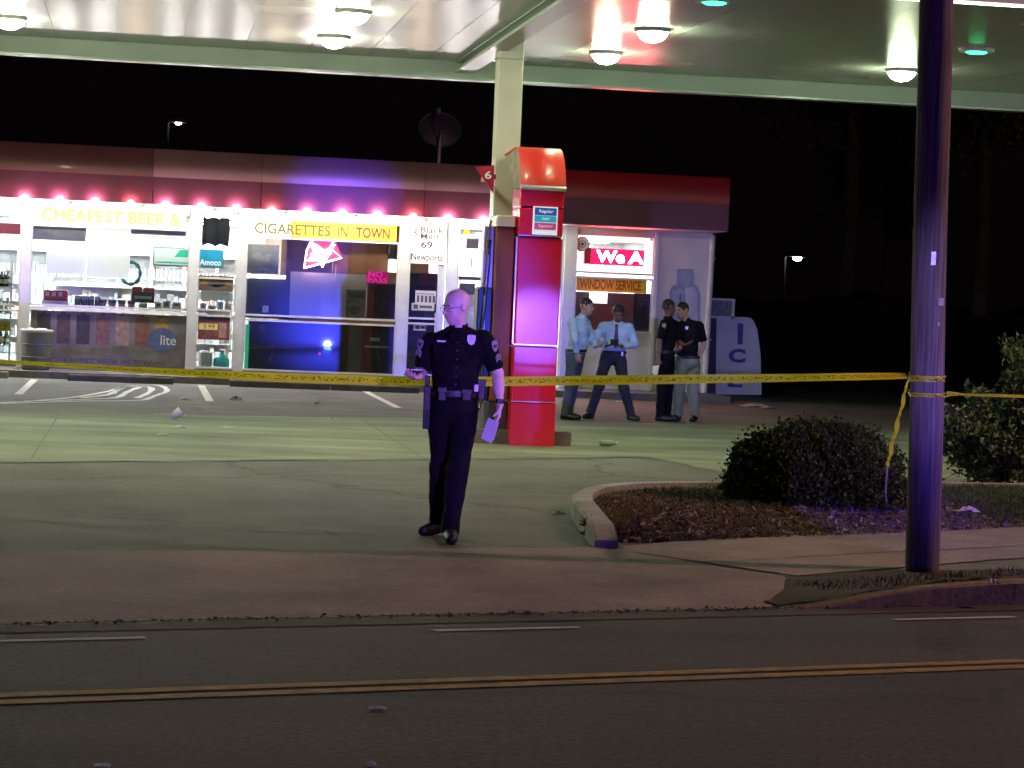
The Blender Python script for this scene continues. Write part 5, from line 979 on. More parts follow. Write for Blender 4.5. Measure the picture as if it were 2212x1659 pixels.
tag(MB().bbox(*box_px(839, 560, 857, 588, YF+.2, YF+.3), .02).build('lit_display', glow), 'bright white display box at the right end of the middle window', 'display')
tag(MB().sphere(tuple(at(850, 540, Y=YF+.3)), .17, 16, sc_=(.7, .5, 1.2)).build('dark_balloon', M('dark_balloon_m', (.015, .012, .012), .4)), 'dark rounded balloon hanging right of the cardboard box', 'balloon')
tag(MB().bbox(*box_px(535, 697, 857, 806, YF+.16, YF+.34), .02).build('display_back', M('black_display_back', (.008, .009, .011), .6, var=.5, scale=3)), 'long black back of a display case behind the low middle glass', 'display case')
tag(MB().bbox(*box_px(529, 700, 537, 800, YF+.08, YF+.12), .006).build('green_strip', M('green_plastic', (.03, .32, .18), .5, emit=.25, ecol=(.05, 1, .5))), 'thin green upright strip at the left of the low middle glass', 'strip')
poster('sticker', 'small dark sticker with a pale line low in the middle window', 'sticker', 788, 722, 842, 752, YF+.05, [dkg, M('sticker_pale', (.3, .3, .4), .5)], lambda mb, X, Z, y: (mb.box(X(.02), X(.98), y, y+.001, Z(.02), Z(.15), 1), mb.box(X(.2), X(.6), y, y+.001, Z(.5), Z(.75), 1)))
# entrance door
dX0, dX1 = fX(881), fX(944); door = thing('door', 'x', 'x', (dX0, YF-.03, floor_z)); del door['label'], door['category']; door.parent = store; loc0(door, store)
dfr = MB(); dfr.box(fX(944), fX(958), YF-.06, YF+.02, floor_z, zh0-.02); dfr.box(fX(879), fX(883), YF-.06, YF+.02, floor_z, zh0-.02); o = dfr.build('door_frame', alu, door); o.matrix_parent_inverse = Matrix.Translation((-dX0, -(YF-.03), -floor_z))
mb = MB(); hx_ = fX(941); mb.cyl((hx_, YF-.12, 1.0), (hx_, YF-.12, 1.4), .014, seg=8); mb.box(hx_-.01, hx_+.01, YF-.12, YF-.05, 1.02, 1.04); mb.box(hx_-.01, hx_+.01, YF-.12, YF-.05, 1.36, 1.38); o = mb.build('door_handle', alu, door); o.matrix_parent_inverse = Matrix.Translation((-dX0, -(YF-.03), -floor_z))
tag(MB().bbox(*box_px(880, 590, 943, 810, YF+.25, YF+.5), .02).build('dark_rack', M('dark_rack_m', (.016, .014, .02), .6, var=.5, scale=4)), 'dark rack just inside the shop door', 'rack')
poster('red_card', 'blurry dull red card high on the shop door glass', 'card', 906, 590, 941, 617, YF+.04, [M('dull_red_card', (.14, .02, .03), .6, var=.4, scale=12)])
pp = [M('door_paper', (.4, .38, .45), .6, var=.1), M('door_paper_dark', (.06, .05, .1), .6)]
def dr(mb, X, Z, y):
    for i in range(5): mb.box(X(.08+.19*i), X(.2+.19*i), y, y+.001, Z(.1), Z(.62), 1)
    mb.box(X(.05), X(.9), y, y+.001, Z(.72), Z(.78), 1)
poster('door_notice', 'white printed notice in the middle of the shop door', 'notice', 897, 628, 942, 656, YF-.01, pp, dr); poster('door_notice', 'narrow white notice strip under the printed notice on the door', 'notice', 889, 655, 938, 671, YF-.014, pp, lambda mb, X, Z, y: (mb.box(X(.08), X(.28), y, y+.001, Z(.2), Z(.8), 1), mb.box(X(.35), X(.9), y, y+.001, Z(.35), Z(.7), 1)))
poster('door_notice', 'small lilac notice low on the shop door', 'notice', 893, 700, 920, 714, YF-.01, pp, lambda mb, X, Z, y: (mb.box(X(.15), X(.5), y, y+.001, Z(.2), Z(.75), 1), mb.box(X(.6), X(.9), y, y+.001, Z(.3), Z(.7), 1)))
# cash machine and displays right of the door
t = thing('cash_machine', 'pale cash machine with dark screen behind the glass right of the door', 'cash machine', (at(1022, 640, Y=YF+.6).x, YF+.6, floor_z)); mb = MB(); mb.bbox(-.3, .3, -.2, .3, 0, 1.35, .03); mb.prism([(-.2, 1.35), (-.2, 1.4), (.1, 1.75), (.3, 1.75), (.3, 1.35)], -.3, .3, axis='x'); mb.build('cabinet', wht, t)
mb = MB(); mb.bbox(-.14, .14, -.24, -.2, 1.42, 1.68, .01); mb.build('screen_bezel', M('bezel_lilac', (.45, .4, .45), .5), t)
X = box_px(1008, 516, 1034, 537, YF+.5, YF+.55); mb = MB(); mb.bbox(*X, .01); mb.box(X[0]-.05, X[1]+.08, X[2], X[2]+.1, X[4]-.06, X[4]-.03, 1); mb.cyl(((X[0]+X[1])/2, X[2]+.05, X[4]-.05), ((X[0]+X[1])/2, X[2]+.05, X[4]-.35), .02, seg=8, mi=1); tag(mb.build('monitor', [M('dark_screen', (.1, .08, .12), .2), alu]), 'small dark monitor on a stand high behind the glass right of the door', 'monitor')
tag(MB().sphere(tuple(at(1008, 503, Y=YF+.4)), .06, 10).build('yellow_lamp', M('yellow_lamp_m', (1, .8, .1), emit=1.5, ecol=(1, .75, .05))), 'small yellow lamp above the dark monitor', 'lamp')
tag(MB().bbox(*box_px(985, 541, 1062, 558, YF+.4, YF+.7), .02).build('light_box', glow), 'wide white light box under the dark monitor', 'light box')
tag(MB().bbox(*box_px(990, 598, 1062, 606, YF+.3, YF+.45), .005).build('dark_shelf_edge', M('shelf_brown', (.14, .1, .09), .5)), 'thin dark shelf edge behind the glass right of the officer', 'shelf')
tag(MB().bbox(*box_px(1028, 608, 1037, 700, YF+.2, YF+.25), .005).build('light_strip', glow2), 'thin upright white strip behind the glass beside the pump hose', 'light panel')
poster('beige_poster', 'beige picture poster behind the glass right of the door', 'poster', 992, 612, 1026, 636, YF+.15, [M('beige_poster_m', (.45, .38, .34), .6, var=.25, scale=8)])
# dish on the roof
dz = at(948, 345, Y=45.2); t = thing('satellite_dish', 'dark satellite dish on a short mast on the shop roof', 'satellite dish', (dz.x, 45.2, 3.88)); zd = at(945, 277, Y=45.2).z-3.88
mb = MB(); mb.cyl((0, 0, 0), (0, 0, zd-.12), .035, seg=10); mb.box(-.2, .2, -.15, .15, 0, .03); mb.build('mast', M('grey_galvanised', (.35, .35, .38), .5, .4), t)
mb = MB(); prof = [(r, .55*r*r) for r in np.linspace(.001, .42, 9)]; v = []
for r, z in prof:
    for i in range(28): a = 2*math.pi*i/28; v.append((r*math.cos(a)*1.02, z, r*math.sin(a)*.8))
mb.add(v, [(k*28+i, k*28+(i+1) % 28, (k+1)*28+(i+1) % 28, (k+1)*28+i) for k in range(8) for i in range(28)], smooth=True); o = mb.build('dish', M('dark_grey_dish', (.05, .055, .06), .5, var=.1), t); o.location = (-.02, .02, zd); o.rotation_euler = (R_(200), R_(14), R_(12)); o.modifiers.new('t', 'SOLIDIFY').thickness = .01
mb = MB(); mb.tube([(0, 0, zd-.25), (-.05, -.3, zd+.05), (-.08, -.38, zd+.28)], .012); mb.bbox(-.13, -.05, -.42, -.34, zd+.24, zd+.36, .01); mb.build('feed_arm', M('dark_arm', (.07, .07, .08), .5), t)
# box frame on the side wall
X = box_px(1553, 645, 1587, 688, YF+.6, YF+1.0); mb = MB(); mb.box(XR, X[1], X[2], X[3], X[5]-.04, X[5]); mb.box(X[1]-.05, X[1], X[2], X[3], X[4], X[5]-.04); mb.box(XR, X[1], X[2], X[3], X[4], X[4]+.04); mb.box(XR, X[1]-.05, X[2]+.04, X[3], X[4]+.04, X[5]-.04, 1)
tag(mb.build('wall_air_conditioner', [M('pale_frame', (.42, .45, .42), .5), M('grille_grey', (.12, .13, .16), .6, var=.5, scale=20)]), 'framed air conditioner box on the side wall above the ice chest', 'air conditioner')
# ice chest
iy = 45.5; ic = thing('ice_chest', 'white outdoor ice chest with large blue ICE letters beside the shop', 'ice chest', (11.4, iy, 0)); q = lambda x, y: (at(x, y, Y=iy).x-11.4, at(x, y, Y=iy).z)
pf = [q(1546, 852), q(1548, 685), q(1612, 685), q(1622, 687), q(1628, 693), q(1636, 712), q(1643, 765), q(1645, 853)]
mb = MB(); mb.prism(pf, 0, 2.1); mb.build('cabinet', M('white_enamel_chest', (.55, .58, .62), .4, var=.1, scale=2), ic)
mb = MB(); mb.box(q(1548, 853)[0], q(1641, 853)[0], .03, 2.07, .0, q(1546, 852)[1]); mb.build('base', blackp, ic)
mb = MB(); mb.box(pf[1][0]-.01, q(1560, 700)[0]-.09, -.008, 0, pf[0][1], pf[1][1]-.01); 
I0 = q(1591, 744); I1 = q(1606, 699); mb = MB(); mb.prism([(I0[0]+.02, I0[1]), (I1[0]-.01, I0[1]), (I1[0], I0[1]+.03), (I1[0], I1[1]-.02), (I1[0]-.03, I1[1]), (I0[0], I1[1])], -.008, -.001)
icem = M('ice_blue_letter', (.03, .06, .3), .5, var=.2); mb.build('letter', icem, ic)
for (a, b, c, d, s_) in ((1573, 754, 1611, 783, 'C'), (1571, 808, 1605, 836, 'E')): p0 = q(a, d); p1_ = q(c, b); letters(MB(), s_, p0[0], p1_[0], p0[1], p1_[1], -.006, 0, .045).build('letter', icem, ic)
mb = MB(); mb.box(q(1546, 0)[0], q(1640, 0)[0], -.003, .0, q(0, 750)[1]-.004, q(0, 750)[1]); mb.build('panel_seam', M('seam_dark', (.1, .1, .15), .6), ic)
mb = MB(); e = pf[5]; f_ = pf[6]; mb.prism([(f_[0]+.005, f_[1]), (e[0]+.005, e[1]), (e[0]+.03, e[1]), (f_[0]+.03, f_[1])], .15, 1.0); mb.build('door', M('chest_door', (.6, .6, .58), .4), ic)
# wheel stops
for i, (a, b, y, lab) in enumerate(((-150, 17, 826, 'concrete wheel stop cut by the left edge of the picture'), (146, 374, 827, 'dark concrete wheel stop in front of the left beer advert'), (496, 712, 832, 'dark wheel stop in front of the middle window, left end'), (716, 905, 833, 'dark wheel stop near the shop door'))):
    X0, X1 = at(a, y, Y=41.7).x, at(b, y, Y=41.7).x; mb = MB(); mb.prism([(41.62, 0.003), (41.66, .1), (41.69, .12), (41.77, .12), (41.8, .1), (41.84, 0.003)], X0, X1, axis='x')
    for x in (X0+.3, X1-.3): mb.cyl((x, 41.73, .12), (x, 41.73, .126), .02, seg=8)
    tag(mb.build('wheel_stop', M('wheel_stop_light', (.22, .19, .16), .85, var=.2, bump=.4) if i == 0 else M('wheel_stop_dark', (.05, .048, .048), .85, var=.35, scale=4, bump=.4)), lab, 'wheel stop', 'wheel stops of the parking bays')
# rubbish bin
bp_ = at(78, 797, z=.13); bp_.y = 42.9; bp_.x = at(78, 760, Y=42.9).x; t = thing('rubbish_bin', 'grey ribbed rubbish bin with pale rim on the shop walkway', 'rubbish bin', (bp_.x, 42.9, .121)); hb = at(78, 712, Y=42.9).z-.12
mb = MB(); mb.lathe([(.001, 0), (.235, .002), (.245, .05), (.26, hb*.5), (.272, hb-.06), (.272, hb-.04)], (0, 0, 0), 30); [mb.lathe([(.262+.002, z), (.275, z+.012), (.262, z+.024)], (0, 0, 0), 30) for z in (hb*.3, hb*.62)]; mb.build('bin_body', M('grey_bin', (.13, .13, .14), .5, .2, var=.2, scale=3, bump=.1), t)
mb = MB(); mb.lathe([(.268, hb-.05), (.292, hb-.03), (.29, hb), (.25, hb+.005), (.245, hb-.1)], (0, 0, 0), 30); mb.build('bin_rim', M('pale_rim', (.5, .5, .5), .4), t)
mb = MB(); [mb.sphere((.12*math.cos(i*1.3), .12*math.sin(i*1.3), hb-.01), .08, 8, sc_=(1, 1, .5)) for i in range(6)]; mb.build('bin_liner', M('crumpled_liner', (.6, .6, .62), .4, var=.3, scale=15, bump=.8), t)
# ------------------------------------------------------------------ utility pole with tape
pb = at(2006, 1220, z=.06); PXc, PYc = pb.x, pb.y+.13
D_ = (Vector((PXc, PYc, 1)).dot(Vector((vf.x, vf.y, 0)))); rb_ = 37.0/F*D_
lean = Vector((at(2021, 0, D=D_).x-at(2007, 1220, D=D_).x, 0, 0))/(at(2021, 0, D=D_).z)
woodm = bpy.data.materials.new('weathered_pole_wood'); woodm.use_nodes = True; n = woodm.node_tree.nodes; l = woodm.node_tree.links; b = n['Principled BSDF']; b.inputs['Roughness'].default_value = .85
tc = n.new('ShaderNodeTexCoord'); mp = n.new('ShaderNodeMapping'); mp.inputs['Scale'].default_value = (26, 26, .9); nz = n.new('ShaderNodeTexNoise'); nz.inputs['Scale'].default_value = 2.3; nz.inputs['Detail'].default_value = 9
l.new(tc.outputs['Object'], mp.inputs[0]); l.new(mp.outputs[0], nz.inputs['Vector']); cr_ = n.new('ShaderNodeValToRGB'); cr_.color_ramp.elements[0].position = .38; cr_.color_ramp.elements[1].position = .62; cr_.color_ramp.elements[0].color = (.095, .075, .068, 1); cr_.color_ramp.elements[1].color = (.17, .14, .13, 1); b.inputs['Specular IOR Level'].default_value = .05
l.new(nz.outputs['Fac'], cr_.inputs[0]); l.new(cr_.outputs[0], b.inputs['Base Color']); bp = n.new('ShaderNodeBump'); bp.inputs['Strength'].default_value = .4; bp.inputs['Distance'].default_value = .006; l.new(nz.outputs['Fac'], bp.inputs['Height']); l.new(bp.outputs[0], b.inputs['Normal'])
pole = thing('utility_pole', 'thick weathered wooden utility pole wrapped with two bands of yellow tape', 'utility pole', (PXc, PYc, 0))
def pc(z): return Vector((lean.x*z, 0, z))
def prad(z): return rb_*(1-.005*z)
mb = MB(); mb.tube([pc(z)+Vector((.003*math.sin(z*2), .003*math.cos(z*3), 0)) for z in np.linspace(-.2, 10.5, 40)], [prad(z) for z in np.linspace(-.2, 10.5, 40)], 32); mb.build('pole_shaft', woodm, pole)
mb = MB()
def tagp(px, py, w, h_):
    z = at(px, py, D=D_-rb_).z; a = -math.pi/2+(px-(2006+(1220-py)*.012))/37*1.1; p = pc(z)+Vector((math.cos(a), math.sin(a), 0))*(prad(z)+.004); t_ = Vector((-math.sin(a), math.cos(a), 0))
    mb.add([p-t_*w-Vector((0, 0, h_)), p+t_*w-Vector((0, 0, h_)), p+t_*w+Vector((0, 0, h_)), p-t_*w+Vector((0, 0, h_))], [(0, 1, 2, 3)])
tagp(2010, 558, .016, .045); tagp(2027, 652, .026, .026); tagp(2022, 700, .01, .012); mb.build('metal_tag', M('pole_tag_metal', (.5, .5, .52), .4, .5, var=.3, scale=40), pole)
mb = MB(); mb.box(-.35, .35, -.05, .05, 9.3, 9.42); mb.build('crossarm', woodm, pole)
# tape material: yellow film with worn black print
tapem = bpy.data.materials.new('yellow_barrier_tape'); tapem.use_nodes = True; n = tapem.node_tree.nodes; l = tapem.node_tree.links; b = n['Principled BSDF']; b.inputs['Roughness'].default_value = .35
tc = n.new('ShaderNodeUVMap'); tc.uv_map = 'uv'; mp = n.new('ShaderNodeMapping'); mp.inputs['Scale'].default_value = (18, 3, 1); vo = n.new('ShaderNodeTexNoise'); vo.inputs['Scale'].default_value = 2.2; vo.inputs['Detail'].default_value = 1
l.new(tc.outputs[0], mp.inputs[0]); l.new(mp.outputs[0], vo.inputs['Vector']); sx = n.new('ShaderNodeSeparateXYZ'); l.new(tc.outputs[0], sx.inputs[0])
c1 = n.new('ShaderNodeMath'); c1.operation = 'GREATER_THAN'; c1.inputs[1].default_value = .55; l.new(vo.outputs['Fac'], c1.inputs[0])
c2 = n.new('ShaderNodeMath'); c2.operation = 'COMPARE'; c2.inputs[1].default_value = .5; c2.inputs[2].default_value = .22; l.new(sx.outputs[1], c2.inputs[0])
c3 = n.new('ShaderNodeMath'); c3.operation = 'MULTIPLY'; l.new(c1.outputs[0], c3.inputs[0]); l.new(c2.outputs[0], c3.inputs[1]); mx = n.new('ShaderNodeMix'); mx.data_type = 'RGBA'
mx.inputs[6].default_value = (.74, .70, .03, 1); mx.inputs[7].default_value = (.22, .17, .02, 1); l.new(c3.outputs[0], mx.inputs[0]); l.new(mx.outputs[2], b.inputs['Base Color'])
tr = n.new('ShaderNodeBsdfTranslucent'); l.new(mx.outputs[2], tr.inputs[0]); ms = n.new('ShaderNodeMixShader'); ms.inputs[0].default_value = .45; l.new(b.outputs[0], ms.inputs[1]); l.new(tr.outputs[0], ms.inputs[2]); l.new(ms.outputs[0], n['Material Output'].inputs[0])
def tape(pts, tw, w, name='barrier_tape', parent=None, n_=10, sag=0):
    """ribbon along the points; tw: angle of the film about its run (0 = upright)"""
    P = cr(pts, n_); T = np.interp(np.linspace(0, 1, len(P)), np.linspace(0, 1, len(tw)), tw); Wd = np.interp(np.linspace(0, 1, len(P)), np.linspace(0, 1, len(w)), w)
    v = []; uv = []; s = 0
    for k, p in enumerate(P):
        d = (P[min(k+1, len(P)-1)]-P[max(k-1, 0)]).normalized(); a = Vector((0, 0, 1)) if abs(d.z) < .9 else Vector((1, 0, 0)); a = (a-d*a.dot(d)).normalized(); c = d.cross(a)
        if k: s += (P[k]-P[k-1]).length
        for j in range(4): t = j/3-.5; q = p+(a*math.cos(T[k])+c*math.sin(T[k]))*t*Wd[k]+c*.008*math.sin(j*2+k*.7); v.append(q); uv.append((s, j/3))
    f = [(4*k+j, 4*k+j+1, 4*k+5+j, 4*k+4+j) for k in range(len(P)-1) for j in range(3)]
    me = bpy.data.meshes.new(name); me.from_pydata([tuple(q) for q in v], [], f); me.materials.append(tapem); u_ = me.uv_layers.new(name='uv')
    for lp in me.loops: u_.data[lp.index].uv = uv[lp.vertex_index]
    me.polygons.foreach_set('use_smooth', [True]*len(f)); o = bpy.data.objects.new(name, me); COL.objects.link(o)
    if parent: o.parent = parent
    return o
Tp = Vector((PXc, PYc, 0)); e1 = Tp+pc(1.3)+Vector((-prad(1)-.01, 0, 0)); e1.z = at(1972, 812, Y=PYc).z
tp = [at(-500, 762, D=20.5), at(-150, 771, D=19.8), at(0, 781, D=19.5), at(150, 790, D=19.2), at(300, 799, D=18.9), at(440, 807, D=18.7), at(600, 815, D=18.5), at(760, 820, D=18.3), at(880, 823, D=18.2), at(1050, 824, D=18.0), at(1250, 822, D=17.9), at(1450, 819.5, D=17.7), at(1650, 817, D=17.6), at(1850, 813.5, D=17.5), e1]
tag(tape(tp, [.2, 1.0, 1.15, 1.0, .9, .6, .3, .2, .25, .3, .35, .4, .6, .8, 1.1], [.075]), 'yellow barrier tape stretched across the lot behind the walking officer', 'barrier tape')
for i, (y, w) in enumerate(((817, .045), (852, .03))):
    z = at(2008, y, D=D_-rb_).z-.0; pts = [pc(z-.008*math.sin(a*.5))+Vector((math.cos(a), math.sin(a), 0))*(prad(z)+.006) for a in np.linspace(math.pi, 3*math.pi, 25)]
    o = tape(pts, [0, .1, -.1, .05], [w, w*.8, w*1.2, w], 'tape_band', None, 2); o.location = Tp; tag(o, ('upper', 'lower thinner')[i]+' band of yellow tape wound round the wooden utility pole', 'barrier tape')
kz = at(2050, 852, D=D_); 
tag(tape([kz+Vector((-.02, .0, 0)), at(2070, 852, D=D_+.1), at(2110, 853, D=D_+.2), at(2212, 856, D=D_+.6), at(2500, 862, D=D_+1.6), at(2900, 868, D=D_+3)], [.5, 1.3, 1.2, 1.25, 1.25], [.05, .05, .07, .075]), 'thin yellow tape running from the pole off to the right edge', 'barrier tape')
tag(tape([at(1963, 814, D=17.6), at(1950, 870, D=17.8), at(1935, 930, D=18.1), at(1922, 985, D=18.4), at(1917, 1010, D=18.6)], [.4, .5, .6, .8], [.09, .085, .085, .06, .02]), 'yellow tape tail hanging slantwise left of the utility pole', 'barrier tape')
mb = MB(); s0 = at(1917, 1005, D=18.6); s1 = at(1913, 1060, D=18.9); s2 = at(1915, 1096, z=.1); mb.tube([s0, s1, s2], .006, 6); tag(mb.build('tie_string', M('pale_string', (.4, .38, .36), .7)), 'pale string tying the hanging tape tail to the ground by the bush', 'string')
mb = MB(); mb.tube([s2, s2+Vector((.0, 0, .02)), s2+Vector((.15, .02, .02)), s2+Vector((.17, .02, .1))], .009, 6); mb.box(s2.x-.02, s2.x+.2, s2.y, s2.y+.1, .09, .12); tag(mb.build('ground_stake', M('pale_stake', (.45, .42, .42), .6)), 'low pale stake and litter at the foot of the tape string', 'stake')

# ------------------------------------------------------------------ bushes
def leafcloud(P, Nn, s0, s1, asp=.45, droop=.3):
    n = len(P); s = rng.uniform(s0, s1, n)[:, None]; d = Nn+rng.normal(0, .7, (n, 3)); d /= np.linalg.norm(d, axis=1)[:, None]; c = np.cross(d, rng.normal(0, 1, (n, 3))); c /= np.linalg.norm(c, axis=1)[:, None]; m = np.cross(d, c)
    V = np.stack([P, P+d*s*.5+c*s*asp+m*s*.1, P+d*s, P+d*s*.5-c*s*asp+m*s*.1], 1).reshape(-1, 3); return V, np.arange(4*n).reshape(n, 4)
bl = [M('box_leaf_a', (.028, .046, .004), 1, spec=0), M('box_leaf_b', (.045, .072, .008), 1, spec=0), M('box_leaf_c', (.10, .13, .02), 1, spec=0)]
br = at(1788, 1098, z=.1); Db = (br.y)*1.0; pm = F/(br.dot(vf)-HC*vf.z); wb = (1968-1600)/pm/2; hb_ = (1098-912)/pm
t = thing('round_bush', 'dense clipped round bush left of the utility pole', 'bush', (br.x, br.y+.35, .09))
n = 46000; d = rng.normal(0, 1, (n, 3)); d /= np.linalg.norm(d, axis=1)[:, None]; d[:, 2] = np.abs(d[:, 2]); lump = 1+.035*np.sin(5*d[:, 0]+1)*np.sin(4*d[:, 1]+2)+.03*np.sin(11*d[:, 0]+3*d[:, 2])*np.sin(9*d[:, 2])+.02*np.sin(23*d[:, 0])*np.sin(19*d[:, 2]+d[:, 1]*7)
rr = lump*(1-.3*rng.random(n)**2+.05*np.maximum(0, rng.normal(0, .5, n))+np.where(rng.random(n) < .12, rng.uniform(0, .13, n), 0))*(1+.05*np.sin(31*d[:, 0]+5)*np.sin(27*d[:, 2]+13*d[:, 1]))
sq = lambda a: np.sign(a)*np.abs(a)**.78
P = np.stack([sq(d[:, 0])*rr*wb*1.03, d[:, 1]*rr*wb*.75, sq(d[:, 2])*rr*hb_*.88+.03], 1); P = P[P[:, 2] > 0]; Nn = P/np.linalg.norm(P, axis=1)[:, None]
V, Q = leafcloud(P, Nn, .018, .046); np_mesh('foliage', V, Q, bl, t, False, rng.integers(0, 3, len(Q)))
mb = MB()
for i in range(26):
    a = rng.uniform(0, 6.28); e = Vector((math.cos(a)*wb*.7*rng.random(), math.sin(a)*wb*.5*rng.random(), hb_*.7)); mb.tube([(0.05*math.cos(a), .05*math.sin(a), -.02), e*.4, e], [.014, .01, .004], 6)
mb.build('stem', M('bush_stem', (.05, .035, .025), .9), t)
sl = [M('shrub_leaf_a', (.04, .075, .02), .45, spec=.25), M('shrub_leaf_b', (.1, .16, .05), .45, spec=.25), M('shrub_leaf_c', (.26, .3, .13), .45, spec=.25), M('shrub_leaf_d', (.06, .14, .02), .4)]
def shrub(label, base, stems, nl, s0, s1):
    t = thing('broadleaf_shrub', label, 'shrub', base); mb = MB(); LP = []; LN = []
    for (a, r, h_, k) in stems:
        p0 = Vector((0, 0, -.02)); p3 = Vector((math.cos(a)*r, math.sin(a)*r*.7, h_)); p1 = Vector((math.cos(a)*r*.5, math.sin(a)*r*.35, h_*.35)); pts = cr([p0, p1, p3], 8)
        mb.tube(pts, [.014*(1-.7*i/len(pts)) for i in range(len(pts))], 6)
        for j in range(k):
            t_ = random.uniform(.28, 1); p = pts[min(int(t_*len(pts)), len(pts)-1)]; b = Vector((random.gauss(0, 1), random.gauss(0, 1), random.gauss(.55, .7))).normalized(); L = random.uniform(.08, .26)*(1.25-.7*t_)*1.3; q = p+b*L; mb.tube([p, q], [.005, .002], 4)
            for i in range(nl): s = random.uniform(.25, 1.05); o = p+b*L*s; LP.append(tuple(o+Vector((random.gauss(0, .014), random.gauss(0, .014), random.gauss(0, .014))))); LN.append(tuple((b*.9+Vector((random.gauss(0, .6), random.gauss(0, .6), random.gauss(.2, .5)))).normalized()))
    mb.build('branch', M('shrub_stem', (.06, .045, .03), .9), t); V, Q = leafcloud(np.array(LP), np.array(LN), s0, s1, .3); np_mesh('foliage', V, Q, sl, t, False, rng.integers(0, 4, len(Q)))
rs = random.Random(5); b2 = at(2185, 1052, z=.1)
st_ = [(rs.uniform(0, 6.28), rs.uniform(.15, .62), rs.uniform(.45, .98), 34) for _ in range(34)]+[(math.pi+rs.uniform(-.5, .5), rs.uniform(.4, .66), rs.uniform(.3, .8), 32) for _ in range(12)]
shrub('wide leafy shrub with upright sprigs right of the utility pole', (b2.x+.05, b2.y+.45, .1), st_, 9, .04, .075)
b3 = at(2290, 1060, z=.1); st_ = [(rs.uniform(0, 6.28), rs.uniform(.05, .45), rs.uniform(.9, 1.5), 30) for _ in range(22)]
shrub('taller bright green shrub at the right edge of the picture', (b3.x, b3.y+.6, .1), st_, 8, .045, .08)

# ------------------------------------------------------------------ litter
rl = random.Random(11)
def crumple(label, px, py, w, d, h_, m=None, z=0.006, cat='litter', name='litter_paper'):
    p = at(px, py, z=z); nx = 7; v = []; 
    for i in range(nx):
        for j in range(5):
            u, q = i/(nx-1)-.5, j/4-.5; v.append((p.x+u*w+rl.uniform(-.1, .1)*w/nx, p.y+q*d+rl.uniform(-.1, .1)*d, z+.003+h_*(1-(2*u)**2)*rl.random()))
    o = MB().add(v, [(i*5+j, (i+1)*5+j, (i+1)*5+j+1, i*5+j+1) for i in range(nx-1) for j in range(4)]).build(name, m or litw); o.modifiers.new('t', 'SOLIDIFY').thickness = .003; return tag(o, label, cat)
crumple('long flat white paper strip on the far side of the concrete slab', 367, 896, .42, .12, .01); crumple('flat white scrap left of the two lying behind the slab joint', 392, 923, .16, .2, .02)
crumple('flat pale scrap below the middle window on the concrete slab', 491, 925, .2, .2, .02); crumple('tiny scrap nearest the road on the left slab', 352, 939, .12, .12, .01); crumple('pale scrap beside the parking stripe left of the middle', 398, 862, .14, .3, .03); crumple('crumpled scrap on the parking asphalt before the middle window', 510, 862, .2, .3, .07)
crumple('small scrap on the asphalt in front of the dark wheel stop', 683, 872, .12, .2, .04); crumple('thin scrap at the rear edge of the slab left of the officer', 717, 905, .2, .12, .01)
crumple('flat white paper in front of the ice chest', 1632, 878, .48, .5, .06); crumple('smaller white paper right of the flat one by the ice chest', 1660, 882, .3, .3, .04); crumple('pale scrap near the man with legs apart', 1343, 868, .2, .2, .02)
crumple('white paper lying beside the curved kerb end', 1206, 1109, .11, .08, .02); crumple('crumpled pale bag in the gutter below the pole', 1848, 1303, .24, .1, .07); crumple('white card lying on the bed behind the dry grass', 1525, 1055, .14, .2, .02, z=.11)
crumple('pale scrap on the near lane under the double yellow line', 815, 1531, .075, .05, .006, z=.012); crumple('pale scrap at the bottom edge of the road, left', 221, 1655, .06, .05, .006, z=.012); crumple('pale scrap at the bottom edge of the road, middle', 801, 1652, .04, .06, .01, z=.012)
crumple('white wrapper in the leaves left of the tape stake', 1880, 1085, .06, .06, .04, z=.1); crumple('pale bag among the leaves right of the utility pole', 2090, 1105, .2, .15, .05, z=.1); crumple('crumpled paper on the kerb stone joint at the right', 2145, 1262, .09, .08, .04, z=.15)
mb = MB(); c = at(371, 908, z=.01); mb.lathe([(.001, 0), (.045, .001), (.06, .14), (.001, .142)], (0, 0, 0), 14); o = mb.build('paper_cup', litw); o.location = c; o.rotation_euler = (.25, .9, .4); o.location.z = .05; tag(o, 'white paper cup tipped over on the left of the concrete slab', 'cup')
c = at(1313, 962, z=.01); t = thing('plastic_bottle', 'crushed pale green bottle lying on the slab in front of the men', 'bottle', (c.x, c.y, .04), .1); mb = MB(); mb.cyl((-.1, 0, 0), (.05, 0, .0), .035, .033, 12); mb.cyl((.05, 0, 0), (.1, 0, 0), .033, .012, 12); mb.build('bottle_body', M('pale_green_plastic', (.3, .42, .33), .3), t); mb = MB(); mb.cyl((.1, 0, 0), (.12, 0, 0), .014, seg=10); mb.build('cap', wht, t)

# ------------------------------------------------------------------ far lamps and trees
def farlamp(label, px, py, D, L, r):
    p = at(px, py, D=D); t = thing('street_lamp', label, 'street lamp', (p.x, p.y, 0)); mb = MB(); mb.tube([(-.5, .3, 0), (-.5, .3, p.z+.1), (-.3, .2, p.z+.35), (0, 0, p.z+.25)], .07, 8); mb.build('lamp_post', M('far_post', (.02, .02, .02), .8), t)
    mb = MB(); mb.bbox(-.45, .45, -.2, .2, p.z+r*.6, p.z+.3, .04); mb.build('lamp_head', M('far_head', (.2, .2, .2), .5), t); mb = MB(); mb.sphere((0, 0, p.z+.05), r, 12, sc_=(1.25, 1, .75)); mb.build('lamp_lens', M('far_lit_lens', (1, 1, 1), emit=L, ecol=(.85, .93, 1)), t)
farlamp('distant white street lamp shining between the shop and the pole', 1722, 560, 110, 60, .17); farlamp('distant white street lamp above the shop roof', 385, 268, 120, 25, .12)
